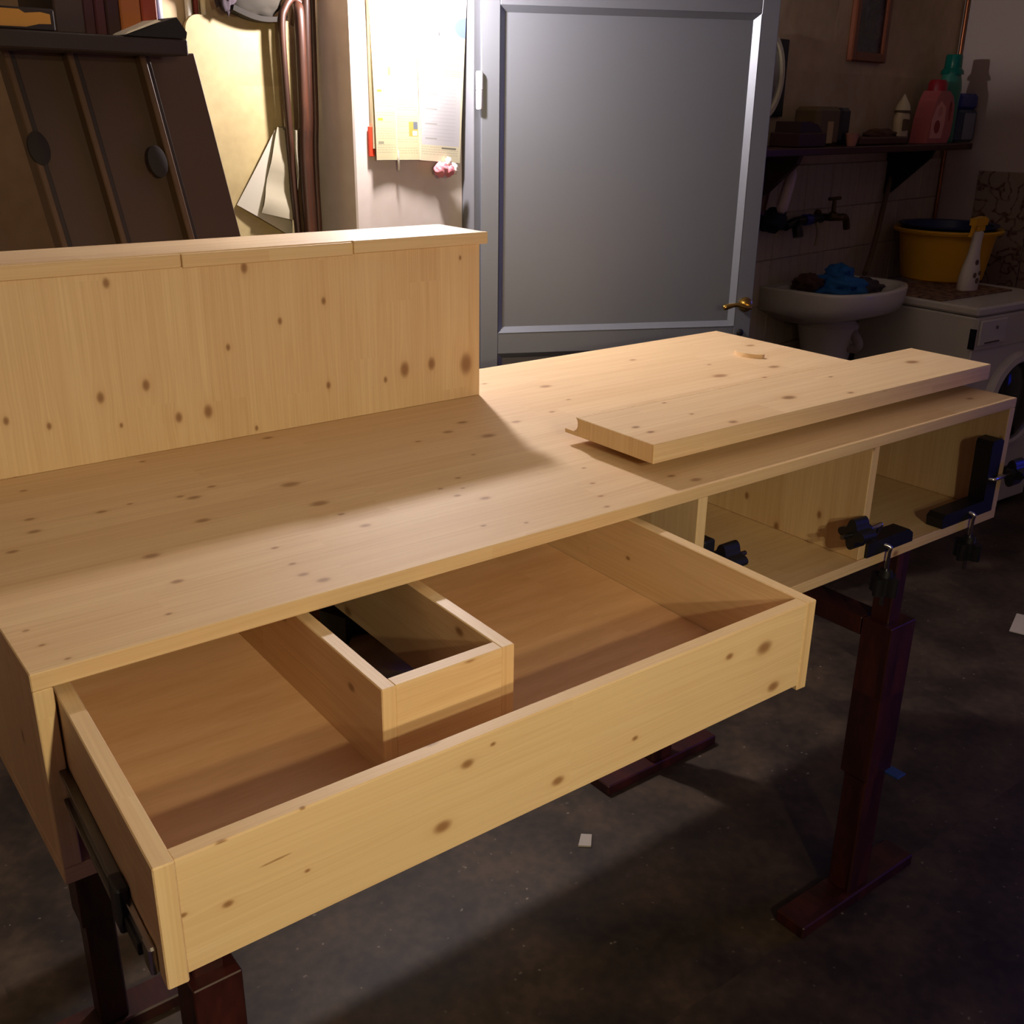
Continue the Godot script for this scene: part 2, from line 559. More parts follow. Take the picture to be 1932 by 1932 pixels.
func omni(parent: Node3D, p: Vector3, energy: float, c: Color, size: float) -> void:
	var l := OmniLight3D.new()
	l.name = numbered(parent, "lamp_light")
	parent.add_child(l, true)
	l.position = p
	l.light_energy = energy
	l.light_color = c
	l.light_size = size
	l.omni_range = 12.0
	l.omni_attenuation = 2.0
	l.shadow_enabled = true

func unseen_wall_lamp(p: Vector3, energy: float, c: Color) -> void:  # out of view above the calendar; lights the pier, door and desktop
	var t := thing("unseen_wall_lamp", "unseen bulb lamp above the wall calendar, lighting pier, door and desktop", "lamp", at(p.x, p.y, p.z))
	var st := mb()
	ball(st, Vector3.ZERO, Vector3(0.022, 0.024, 0.022), 16, 10)
	var g := plain(Color.WHITE, 0.5)
	g.emission_enabled = true
	g.emission = c
	g.emission_energy_multiplier = 6.0
	obj("bulb", st, g, t)
	st = mb()
	lathe(st, [Vector2(0, 0.022), Vector2(0.016, 0.022), Vector2(0.018, 0.07), Vector2(0, 0.075)], 16)
	obj("lamp_holder", st, plain(Color8(230, 228, 220), 0.5), t)
	st = mb()
	tube(st, smooth_path([Vector3(0, 0.07, 0), Vector3(0.0, 0.11, -0.03), Vector3(0.016, 0.115, -0.122)]), [0.007])
	obj("arm", st, plain(Color8(60, 58, 56), 0.4, 0.8), t)
	omni(t, Vector3.ZERO, energy, c, 0.03)

func unseen_warm_lamp(called: String, p: Vector3, energy: float, c: Color, label: String) -> void:  # out of view; aim and cone chosen to light the desk front and left
	var t := thing(called, label, "lamp", Transform3D(Basis.looking_at(Vector3(0.42, 1.0, 0.1) - p, Vector3.UP), p))
	var dark := plain(Color8(40, 40, 42), 0.5)
	var turn := Transform3D(Basis(Vector3.RIGHT, PI / 2), Vector3.ZERO)
	var st := mb()
	lathe(st, [Vector2(0.0, 0.1), Vector2(0.047, 0.088), Vector2(0.072, -0.01), Vector2(0.075, -0.01), Vector2(0.05, 0.09), Vector2(0.03, 0.13), Vector2(0.0, 0.13)], 24, turn)
	obj("lamp_shade", st, dark, t)
	st = mb()
	lathe(st, [Vector2(0, -0.002), Vector2(0.06, -0.002), Vector2(0.06, 0.004), Vector2(0, 0.004)], 24, turn)
	var g := plain(Color.WHITE, 0.5)
	g.emission_enabled = true
	g.emission = c
	g.emission_energy_multiplier = 4.0
	obj("lamp_glass", st, g, t)
	var l := SpotLight3D.new()
	l.name = "lamp_light"
	t.add_child(l, true)
	l.position = Vector3(0, 0, -0.03)
	l.light_energy = energy
	l.light_color = c
	l.light_size = 0.025
	l.spot_range = 12.0
	l.spot_attenuation = 2.0
	l.spot_angle = 34.5
	l.spot_angle_attenuation = 1.0
	l.shadow_enabled = true

func unseen_window_light(energy: float, c: Color) -> void:  # unseen glowing window, placed to tint the floor at the right blue
	var t := Node3D.new()
	t.name = "unseen_window_1"
	add_child(t, true)
	t.transform = rm(3.46, 1.25, 3.1)
	t.set_meta("kind", "structure")
	t.set_meta("label", "unseen blue window deep in the side wall, placed to light the floor")
	for s in [[-0.40, 0.0, 0.06, 0.70], [0.40, 0.0, 0.06, 0.70], [0.0, 0.32, 0.74, 0.06], [0.0, -0.32, 0.74, 0.06]]:
		var st := mb()
		slab(st, Vector3(-0.05, s[1] - s[3] / 2, s[0] - s[2] / 2), Vector3(0.0, s[1] + s[3] / 2, s[0] + s[2] / 2))
		obj("unseen_window_frame", st, plain(Color8(200, 198, 190), 0.5), t)
	var st := mb()
	slab(st, Vector3(-0.02, -0.3, -0.38), Vector3(-0.012, 0.3, 0.38), 0.0)
	var g := plain(Color8(12, 16, 40), 0.2)
	g.emission_enabled = true
	g.emission = c
	g.emission_energy_multiplier = 0.3
	obj("unseen_window_pane", st, g, t)
	var l := AreaLight3D.new()
	l.name = "unseen_window_glow"
	t.add_child(l, true)
	l.transform = Transform3D(Basis(Vector3.UP, PI / 2), Vector3(-0.06, 0, 0))
	l.area_size = Vector2(0.72, 0.56)
	l.light_energy = energy
	l.light_color = c
	l.shadow_enabled = true

# ------------------------------------------------------------------ setting
func setting() -> void:
	var st := mb()
	slab(st, Vector3(-2.75, -0.1, -1.1), Vector3(3.52, 0.0, 4.7), 0.0)
	struct("floor", st, M.floor, "dark stained concrete floor with pale specks", room)
	st = mb()
	slab(st, Vector3(-2.75, 2.6, -1.1), Vector3(3.52, 2.7, 4.7), 0.0)
	struct("ceiling", st, M.ceiling, "plain ceiling above the picture", room)
	st = mb()
	slab(st, Vector3(0.86, 0, -0.15), Vector3(2.97, 2.6, 0), 0.0)
	slab(st, Vector3(-0.05, 2.0, -0.15), Vector3(0.86, 2.6, 0), 0.0)
	var wb := struct("wall_back", st, M.plaster, "dim beige plaster wall behind the sink, tiled below the shelf", room)
	st = mb()
	slab(st, Vector3(-0.395, 0, -1.0), Vector3(2.97, 2.6, -0.88), 0.0)  # out of view, shuts sky light out of the doorway
	struct("wall_unseen_passage", st, M.plaster, "unseen wall closing off the passage behind the open door", room)
	st = mb()
	slab(st, Vector3(-2.6, 0, -1.0), Vector3(-0.395, 2.6, -0.75), 0.0)
	slab(st, Vector3(-0.80, 0, -0.75), Vector3(-0.395, 2.6, -0.19), 0.0)
	struct("wall_rear", st, M.plaster, "stained plaster wall at the back of the niche", room)
	st = mb()
	slab(st, Vector3(-0.395, 0, -0.88), Vector3(-0.036, 2.6, 0), 0.004)
	struct("wall_pillar", st, M.pillar, "pale painted wall pier between niche and door", room)
	st = mb()
	slab(st, Vector3(2.97, 0, -1.0), Vector3(3.5, 2.6, 2.67), 0.0)  # thick reveal out of view, shaped to keep blue light off the sink wall
	slab(st, Vector3(2.97, 0, 3.53), Vector3(3.5, 2.6, 4.6), 0.0)
	slab(st, Vector3(2.97, 0, 2.67), Vector3(3.5, 0.9, 3.53), 0.0)
	slab(st, Vector3(2.97, 1.6, 2.67), Vector3(3.5, 2.6, 3.53), 0.0)
	var wr := struct("wall_right", st, M.white_wall, "pinkish white side wall beside the washing machine", room)
	st = mb()
	slab(st, Vector3(-2.72, 0, -1.0), Vector3(-2.6, 2.6, 4.6), 0.0)
	struct("wall_left", st, M.plaster, "plaster wall left of the picture", room)
	st = mb()
	slab(st, Vector3(-2.6, 0, 4.5), Vector3(2.97, 2.6, 4.62), 0.0)
	struct("wall_front", st, M.plaster, "plaster wall behind the viewer", room)
	st = mb()
	slab(st, Vector3(-0.036, 0, -0.12), Vector3(-0.004, 2.03, 0.042), 0.002)
	struct("trim_1", st, M.grey_frame, "grey steel door jamb beside the pier", room)
	wall_tiles(wb, wr)
	door_leaf()

func wall_tiles(wb: Node3D, wr: Node3D) -> void:
	var mats := []
	for k in 3:
		var im := Image.create(64, 64, false, Image.FORMAT_RGB8)
		var n := noise(200 + k, 0.05, 3)
		for y in 64:
			for x in 64:
				var s := 0.5 + 0.5 * sin(x * TAU / 64.0 * 3.0 + k)
				var t := 0.5 + 0.4 * n.get_noise_2d(x * 3.0, y)
				im.set_pixel(x, y, Color8(184, 172, 148).lerp(Color8(166, 146, 126), clampf(0.35 * smoothstep(0.75, 0.95, s) + 0.45 * t, 0, 1)))
		mats.append(textured(im, 0.3, Vector2(0.2, 0.172)))
	var i := 0
	for r in 6:
		for c in 9:
			var st := mb()
			var u := 1.165 + c * 0.2
			var y := 0.34 + r * 0.172
			slab(st, Vector3(u + 0.0015, y + 0.0015, -0.004), Vector3(u + 0.1985, y + 0.1705, 0.008 + 0.0006 * ((i * 7) % 3)), 0.0025, 0, Vector3(u, y, 0))
			obj("tile", st, mats[(i * 5 + r) % 3], wb)
			i += 1
	var fl := []
	for k in 2:
		var im := Image.create(128, 128, false, Image.FORMAT_RGB8)
		var n := noise(230 + k, 0.022, 2)
		var n2 := noise(260 + k, 0.09, 2)
		for y in 128:
			for x in 128:
				var d := absf(n.get_noise_2d(x, y))
				var t := 1.0 - smoothstep(0.05, 0.2, d)
				t *= 0.6 + 0.7 * n2.get_noise_2d(x, y)
				im.set_pixel(x, y, Color8(150, 128, 112).lerp(Color8(78, 46, 34), clampf(t, 0, 1)))
		fl.append(textured(im, 0.3, Vector2(0.25, 0.25)))
	for r in 3:
		for c in 5:
			var st := mb()
			var w := 0.185 + c * 0.25
			var y := 0.575 + r * 0.25
			slab(st, Vector3(2.96, y + 0.0015, w + 0.0015), Vector3(2.975, y + 0.2485, w + 0.2485), 0.0025, 2, Vector3(0, y, w))
			obj("tile", st, fl[(r + c) % 2], wr)

func door_leaf() -> void:
	var d := Node3D.new()
	d.name = "door_1"
	add_child(d, true)
	d.transform = at(1.534, 0, -1.408, -25.0)
	d.set_meta("kind", "structure")
	d.set_meta("label", "grey painted door standing ajar beside the pier, with two recessed panels")
	var y0 := 0.04
	var y1 := 1.842
	var g: Material = M.grey_paint
	for s in [[0.0, 0.05], [0.762, 0.815]]:
		var st := mb()
		slab(st, Vector3(s[0], y0, -0.04), Vector3(s[1], y1, 0), 0.002)
		obj("door_stile", st, g, d)
	for r in [[y0, 0.16], [0.905, 0.965], [1.802, y1]]:
		var st := mb()
		slab(st, Vector3(0.05, r[0], -0.0395), Vector3(0.762, r[1], -0.0004), 0.0015)
		obj("door_rail", st, g, d)
	for p in [[0.965, 1.802], [0.16, 0.905]]:
		var st := mb()
		slab(st, Vector3(0.05, p[0], -0.03), Vector3(0.762, p[1], -0.016), 0.0)
		var pan := obj("door_panel", st, g, d)
		var bw := 0.015
		var c := [Vector2(0.05, p[0]), Vector2(0.762, p[0]), Vector2(0.762, p[1]), Vector2(0.05, p[1])]
		var inn := [Vector2(0.05 + bw, p[0] + bw), Vector2(0.762 - bw, p[0] + bw), Vector2(0.762 - bw, p[1] - bw), Vector2(0.05 + bw, p[1] - bw)]
		for k in 4:
			var j := (k + 1) % 4
			st = mb()
			st.set_smooth_group(-1)
			var a := Vector3(c[k].x, c[k].y, 0.0005)
			var b := Vector3(c[j].x, c[j].y, 0.0005)
			var e := Vector3(inn[j].x, inn[j].y, -0.0155)
			var f := Vector3(inn[k].x, inn[k].y, -0.0155)
			tri(st, a, b, e, Vector3(0, 0, 1))
			tri(st, a, e, f, Vector3(0, 0, 1))
			var a2 := Vector3(c[k].x, c[k].y, -0.02)
			var b2 := Vector3(c[j].x, c[j].y, -0.02)
			tri(st, a2, b2, e, Vector3(0, 0, -1))
			tri(st, a2, e, f, Vector3(0, 0, -1))
			obj("bead", st, g, pan)
	var white := plain(Color8(206, 204, 204), 0.4)
	for k in 2:
		var st := mb()
		var hy := 1.60 if k == 0 else 0.35
		lathe(st, [Vector2(0, -0.047), Vector2(0.008, -0.046), Vector2(0.0095, -0.042), Vector2(0.0095, -0.0015), Vector2(0.008, 0.0), Vector2(0.0095, 0.0015), Vector2(0.0095, 0.042), Vector2(0.008, 0.046), Vector2(0, 0.047)], 16, at(-0.006, hy, 0.008))
		obj("hinge", st, white, d)
	var st := mb()
	lathe(st, [Vector2(0, 0.0), Vector2(0.022, 0.0), Vector2(0.021, 0.006), Vector2(0.012, 0.011), Vector2(0, 0.012)], 20, Transform3D(Basis(Vector3.RIGHT, PI / 2), Vector3(0.792, 1.028, 0)))
	var ros := obj("handle_rose", st, M.brass, d)
	st = mb()
	tube(st, smooth_path([Vector3(0.792, 1.028, 0.008), Vector3(0.790, 1.028, 0.045), Vector3(0.772, 1.028, 0.052), Vector3(0.745, 1.036, 0.05), Vector3(0.715, 1.032, 0.05), Vector3(0.702, 1.028, 0.05)]), [0.0065, 0.0065, 0.0065, 0.0065, 0.0065, 0.0065, 0.0065, 0.0065, 0.0065, 0.0065, 0.007, 0.0075, 0.0075, 0.007, 0.007, 0.0065, 0.0065, 0.0065, 0.0075, 0.008, 0.0085, 0.0095, 0.009, 0.0085, 0.008, 0.005], 12)
	obj("handle_lever", st, M.brass, ros)
	st = mb()
	lathe(st, [Vector2(0, 0.0), Vector2(0.011, 0.0), Vector2(0.011, 0.003), Vector2(0.008, 0.005), Vector2(0, 0.005)], 16, Transform3D(Basis(Vector3.RIGHT, PI / 2), Vector3(0.783, 0.945, 0)))
	obj("dark_keyhole", st, M.black, d)  # black disc stands for the dark inside of the keyhole

# ------------------------------------------------------------------ desk
func desk() -> void:
	var t := thing("desk", "long unfinished pine desk on dark red trestles, with open compartments and a drawer pulled out", "desk", at(0, 0, 0))
	var st := mb()
	slab(st, Vector3(0, TOP - 0.0192, -0.7755), Vector3(1.8, TOP, 0), 0.0012)
	obj("desktop", st, M.desk, t)
	st = mb()
	slab(st, Vector3(0.0002, 0.822, -0.7755), Vector3(0.0192, TOP - 0.0194, 0), 0.001, 1)
	obj("side_panel", st, M.pine, t)
	st = mb()
	slab(st, Vector3(1.7808, 0.822, -0.7755), Vector3(1.7998, TOP - 0.0194, 0), 0.001, 1, Vector3(0.3, 0.2, 0.1))
	obj("side_panel", st, M.pine, t)
	st = mb()
	slab(st, Vector3(0.0001, 0.8015, -0.7755), Vector3(1.7999, 0.8215, -0.0002), 0.001, 0, Vector3(0.2, 0.13, 0.1))
	obj("bottom_board", st, M.pine, t)
	for x in [0.921, 1.346]:
		st = mb()
		slab(st, Vector3(x, 0.822, -0.755), Vector3(x + 0.0195, TOP - 0.0194, -0.003), 0.001, 1, Vector3(x * 0.7, 0.1, x))
		obj("divider", st, M.pine, t)
	st = mb()
	slab(st, Vector3(0.0195, 0.822, -0.7755), Vector3(1.7805, TOP - 0.0194, -0.757), 0.001, 0, Vector3(0.4, 0.31, 0))
	obj("back_panel", st, M.pine, t)

func hutch() -> void:
	var t := thing("shelf_riser", "knotty pine riser box standing along the back edge of the desk", "riser", at(0, 0, 0))
	var st := mb()
	slab(st, Vector3(0.0, TOP + 0.0003, -0.6205), Vector3(0.955, TOP + 0.2804, -0.6025), 0.001, 1, Vector3(0, TOP, 0))
	obj("front_panel", st, M.hutch, t)
	for x in [0.0, 0.936]:
		st = mb()
		slab(st, Vector3(x, TOP + 0.0003, -0.748), Vector3(x + 0.019, TOP + 0.2804, -0.6208), 0.001, 1, Vector3(0.1, TOP, x))
		obj("side_panel", st, M.pine, t)
	st = mb()
	slab(st, Vector3(-0.01, TOP + 0.2806, -0.7534), Vector3(0.9666, TOP + 0.3003, -0.6035), 0.001, 0, Vector3(0.3, 0.1, 0.27))
	var top := obj("top_board", st, M.pine, t)
	for s in [[-0.01, 0.402, 0.2795, 0.2990, -0.5965], [0.405, 0.694, 0.2783, 0.2985, -0.5965], [0.6942, 0.9666, 0.2806, 0.3010, -0.5935]]:
		st = mb()
		slab(st, Vector3(s[0], TOP + s[2], -0.6035), Vector3(s[1], TOP + s[3], s[4]), 0.001, 0, Vector3(0, TOP + 0.21, 0.1))
		obj("edge_strip", st, M.edge, top)

# A drawer board between two points on the floor plan, dz thick to its inner side.
func plan_board(a: Vector2, b: Vector2, thick: float, y0: float, y1: float, inner: float, o: Vector3) -> SurfaceTool:
	var st := mb()
	var d := (b - a).normalized()
	var n := Vector2(-d.y, d.x) * inner
	var xf := Transform3D(Basis(Vector3(d.x, 0, d.y), Vector3.UP, Vector3(d.x, 0, d.y).cross(Vector3.UP)), Vector3(a.x, 0, a.y))
	var side := Vector3(n.x, 0, n.y).dot(xf.basis.z)
	slab(st, Vector3(0, y0, minf(0, side * thick)), Vector3(a.distance_to(b), y1, maxf(0, side * thick)), 0.0012, 0, o, xf)
	return st

func drawer() -> void:
	var t := thing("drawer", "wide pine drawer pulled out of the desk, with a cut-out box in its middle", "drawer", at(0, 0, 0))
	var yt := 1.0215
	var yb := 0.9025
	var fr := 0.3
	var rear := -0.43
	var st := mb()
	slab(st, Vector3(0.0255, 0.9095, fr - 0.018), Vector3(0.7845, yt - 0.0003, fr - 0.0006), 0.0015, 0, Vector3(0.009, 0.9, 0))
	obj("drawer_front", st, M.front, t)
	var lx := 0.009
	obj("drawer_side", plan_board(Vector2(lx, fr), Vector2(lx + 0.030, rear), 0.0175, yb, yt, 1.0, Vector3(0.1, 0.33, 0)), M.pine, t)
	obj("drawer_side", plan_board(Vector2(0.801, fr), Vector2(0.801 + 0.025, rear), 0.0165, yb, yt - 0.0003, -1.0, Vector3(0.4, 0.7, 0)), M.pine, t)
	st = mb()
	slab(st, Vector3(0.058, yb + 0.008, rear), Vector3(0.806, yt, rear + 0.017), 0.001, 0, Vector3(0.1, 0.52, 0))
	obj("drawer_back", st, M.pine, t)
	# floor of plywood, cut out round the middle box
	var poly := PackedVector2Array([Vector2(0.0275, 0.282), Vector2(0.784, 0.282), Vector2(0.808, rear + 0.017), Vector2(0.46, rear + 0.017), Vector2(0.447, 0.1765), Vector2(0.2805, 0.1765), Vector2(0.292, rear + 0.017), Vector2(0.0565, rear + 0.017)])
	st = mb()
	prism(st, poly, -0.919, -0.913, Transform3D(Basis(Vector3.RIGHT, PI / 2), Vector3.ZERO))
	obj("drawer_floor", st, M.ply, t)
	# the middle box
	obj("box_side", plan_board(Vector2(0.2802, 0.1775), Vector2(0.2925, rear + 0.0175), 0.0165, yb + 0.005, yt, 1.0, Vector3(0.3, 0.6, 0)), M.pine, t)
	obj("box_side", plan_board(Vector2(0.4452, 0.1775), Vector2(0.4565, rear + 0.0175), 0.0172, yb + 0.005, yt, -1.0, Vector3(0.15, 0.6, 0)), M.pine, t)
	st = mb()
	slab(st, Vector3(0.2958, yb + 0.005, 0.1605), Vector3(0.4286, yt + 0.0003, 0.1778), 0.001, 0, Vector3(0.62, 0.63, 0))
	obj("box_front", st, M.pine, t)
	# runner on the left side
	st = mb()
	slab(st, Vector3(-0.004, 0.940, -0.40), Vector3(-0.0005, 0.978, 0.20), 0.0008, 2)
	slab(st, Vector3(-0.010, 0.940, -0.40), Vector3(-0.0005, 0.944, 0.20), 0.0008, 2)
	slab(st, Vector3(-0.010, 0.974, -0.40), Vector3(-0.0005, 0.978, 0.20), 0.0008, 2)
	var skew := Transform3D(Basis(Vector3.UP, deg_to_rad(-2.35)), Vector3(0.0095, 0, 0.3)) * Transform3D(Basis.IDENTITY, Vector3(0, 0, -0.3))
	var run := obj("drawer_runner", st, M.steel, t)
	run.transform = skew.translated(Vector3(0, -0.040, 0))
	st = mb()
	slab(st, Vector3(-0.0065, 0.947, -0.3), Vector3(-0.0015, 0.971, 0.272), 0.0008, 2)
	obj("inner_rail", st, M.chrome, run)
	st = mb()
	slab(st, Vector3(-0.013, 0.936, 0.185), Vector3(-0.001, 0.982, 0.212), 0.002, 2)
	slab(st, Vector3(-0.009, 0.942, 0.2), Vector3(-0.004, 0.955, 0.25), 0.001, 2)
	obj("runner_stop", st, M.black, run)
	st = mb()
	slab(st, Vector3(-0.0075, 0.945, 0.262), Vector3(-0.0012, 0.973, 0.282), 0.002, 2)
	obj("rail_end", st, M.chrome, run)

func loose_pieces() -> void:
	# plank lying on the desk, raised a little on two battens
	var t := thing("plank", "loose thick pine plank lying along the front of the desktop, its left end notched round", "plank", at(0.898, TOP + 0.0165, -0.281))
	var st := mb()
	# profile of the plank's depth is plain; its rear left corner carries a tongue below a round cove
	var h := 0.0305
	slab(st, Vector3(0, 0, 0.030), Vector3(0.93, h, 0.203), 0.001, 0, Vector3(0, -0.055, 0))
	var cove := PackedVector2Array()
	cove.append(Vector2(-0.001, 0))
	cove.append(Vector2(-0.001, 0.0065))
	cove.append(Vector2(0.026, 0.0065))
	for k in 9:
		var a := deg_to_rad(-80.0 + 125.0 * k / 8.0)
		cove.append(Vector2(0.0185, 0.0195) + Vector2(cos(a) * 0.0115, sin(a) * 0.0125))
	cove.append(Vector2(0.024, h))
	cove.append(Vector2(0.0302, h))
	cove.append(Vector2(0.0302, 0))
	# local x of the profile is the plank's depth, pulled along its length
	prism(st, cove, 0.0, 0.93, Transform3D(Basis(Vector3(0, 0, 1), Vector3(0, 1, 0), Vector3(1, 0, 0)), Vector3.ZERO), false, 1.0)
	obj("board", st, M.plank, t)
	for x in [0.05, 0.80]:
		var b := thing("batten", "thin pine batten under the %s end of the loose plank" % ("left" if x < 0.4 else "right"), "batten", at(0.898 + x, TOP + 0.0003, -0.281), "battens under the loose plank")
		st = mb()
		slab(st, Vector3(0, 0, 0.05), Vector3(0.03, 0.0159, 0.150), 0.001, 2, Vector3(0.1, 0.02, x))
		obj("strip", st, M.edge, b)
	# crescent offcut near the back edge
	var c := thing("offcut", "small crescent-shaped pine offcut near the back right corner of the desktop", "offcut", at(1.645, TOP + 0.0002, -0.54, 8.0))
	st = mb()
	var lens := PackedVector2Array()
	for k in 13:
		var a := deg_to_rad(-70.0 + 140.0 * k / 12.0)
		lens.append(Vector2(0.016 - cos(a) * 0.034, sin(a) * 0.042))
	for k in range(1, 6):
		var a := deg_to_rad(70.0 - 140.0 * k / 6.0)
		lens.append(Vector2(0.018 - cos(a) * 0.016, sin(a) * 0.042))
	prism(st, lens, -0.009, 0.0, Transform3D(Basis(Vector3.RIGHT, PI / 2), Vector3.ZERO), true, 1.0)
	obj("wood_piece", st, M.edge, c)
	# seen through the drawer's cut-out box
	var r := thing("rag", "greyish white rag lying in the desk below the drawer's cut-out box", "rag", at(0.49, 0.822, -0.18))
	st = mb()
	lump(st, Vector3(0, 0.012, 0), Vector3(0.07, 0.012, 0.06), 7, 0.5)
	obj("cloth", st, plain(Color8(214, 206, 202), 0.9), r)
	var k2 := thing("tool_case", "small black tool case standing in the desk beyond the white rag", "case", at(0.5, 0.822, -0.29, 20.0))
	st = mb()
	slab(st, Vector3(-0.045, 0, -0.03), Vector3(0.035, 0.05, 0.03), 0.005)
	obj("case_body", st, M.black, k2)

# Black corner clamp: an L-shaped block inside a corner, and a screw with a star knob over each board.
func star(r: float) -> PackedVector2Array:
	var p := PackedVector2Array()
	for k in 40:
		var a := TAU * k / 40
		p.append(Vector2(cos(a), sin(a)) * r * (0.78 + 0.22 * cos(a * 4.0)))
	return p

func clamp_screw(t: Node3D, from: Vector3, to: Vector3, jaw: Vector3) -> void:
	var d := (to - from).normalized()
	var st := mb()
	tube(st, smooth_path([jaw, from + Vector3(0, 0, 0.0), from + d * 0.012, to], 4), [0.0042], 10)
	var pin := obj("screw", st, M.chrome, t)
	st = mb()
	var side := d.cross(Vector3(0, 0, 1)).normalized()
	var xf := Transform3D(Basis(side, d.cross(side), d), to)
	prism(st, star(0.028), 0.0, 0.034, xf, true)
	tube(st, [to - d * 0.012, to + d * 0.004], [0.011, 0.014], 14)
	obj("star_knob", st, M.black, t)
	st = mb()
	tube(st, [to + d * 0.03, to + d * 0.058], [0.004], 10)
	obj("screw_end", st, M.steel, pin)

func clamps() -> void:
	# at the lower right corner
	var t := thing("corner_clamp", "black L-shaped corner clamp in the far right bottom corner of the desk's last compartment", "clamp", at(0, 0, 0), "black corner clamps on the desk")
	var st := mb()
	prism(st, PackedVector2Array([Vector2(1.778, 0.8225), Vector2(1.778, 0.968), Vector2(1.766, 0.974), Vector2(1.740, 0.972), Vector2(1.736, 0.965), Vector2(1.742, 0.850), Vector2(1.610, 0.850), Vector2(1.600, 0.842), Vector2(1.604, 0.8225)]), -0.032, 0.002)
	obj("clamp_block", st, M.black, t)
	clamp_screw(t, Vector3(1.700, 0.833, 0.008), Vector3(1.700, 0.776, 0.008), Vector3(1.690, 0.837, -0.012))
	clamp_screw(t, Vector3(1.752, 0.894, 0.008), Vector3(1.815, 0.894, 0.008), Vector3(1.745, 0.894, -0.012))
	# at the right divider
	t = thing("corner_clamp", "black corner clamp at the foot of the second divider, between the two open compartments", "clamp", at(0, 0, 0), "black corner clamps on the desk")
	st = mb()
	prism(st, PackedVector2Array([Vector2(1.3665, 0.8225), Vector2(1.3665, 0.850), Vector2(1.490, 0.850), Vector2(1.504, 0.840), Vector2(1.506, 0.8225)]), -0.032, 0.002)
	slab(st, Vector3(1.3665, 0.8225, -0.16), Vector3(1.392, 0.848, -0.03), 0.003)
	obj("clamp_block", st, M.black, t)
	clamp_screw(t, Vector3(1.424, 0.833, 0.008), Vector3(1.424, 0.776, 0.008), Vector3(1.41, 0.837, -0.012))
	clamp_screw(t, Vector3(1.385, 0.884, 0.008), Vector3(1.338, 0.884, 0.006), Vector3(1.396, 0.850, -0.01))
	# at the left divider
	t = thing("corner_clamp", "black corner clamp at the first divider, half hidden behind the drawer's right side", "clamp", at(0, 0, 0), "black corner clamps on the desk")
	st = mb()
	slab(st, Vector3(0.9408, 0.8225, -0.034), Vector3(0.966, 0.956, -0.002), 0.003)
	slab(st, Vector3(0.9408, 0.8225, -0.034), Vector3(1.075, 0.848, -0.002), 0.003)
	obj("clamp_block", st, M.black, t)
	clamp_screw(t, Vector3(0.968, 0.905, -0.018), Vector3(0.998, 0.905, -0.018), Vector3(0.955, 0.905, -0.018))

func trestle(which: String, x: float, top: float, wide: float, label: String) -> void:
	var t := thing("trestle", label, "trestle", at(x, 0, 0), "dark red trestles under the desk")
	for z in [-0.018, -0.60]:
		var st := mb()
		slab(st, Vector3(-0.19, 0.0, z - 0.035), Vector3(0.19, 0.028, z + 0.035), 0.003)
		obj("foot", st, M.red_brown, t)
		st = mb()
		slab(st, Vector3(-wide / 2 + 0.006, 0.028, z - 0.026), Vector3(wide / 2 - 0.006, top - 0.33, z + 0.026), 0.003)
		obj("lower_post", st, M.red_brown, t)
		st = mb()
		slab(st, Vector3(-wide / 2, top - 0.345, z - 0.032), Vector3(wide / 2, top, z + 0.032), 0.0015)
		obj("sleeve", st, M.red_brown, t)
		st = mb()
		slab(st, Vector3(-0.022, top - 0.01, z - 0.028), Vector3(0.016, 0.8012, z + 0.012), 0.002)
		obj("inner_post", st, M.red_brown, t)
	var st := mb()
	slab(st, Vector3(-wide / 2 + 0.002, top - 0.04, -0.566), Vector3(-wide / 2 + 0.062, top - 0.002, -0.052), 0.003)
	obj("rail", st, M.red_brown, t)
	if which == "right":
		st = mb()
		slab(st, Vector3(0.018, 0.313, 0.012), Vector3(0.046, 0.318, 0.045), 0.001)
		obj("blue_tag", st, plain(Color8(40, 70, 140), 0.5), t)

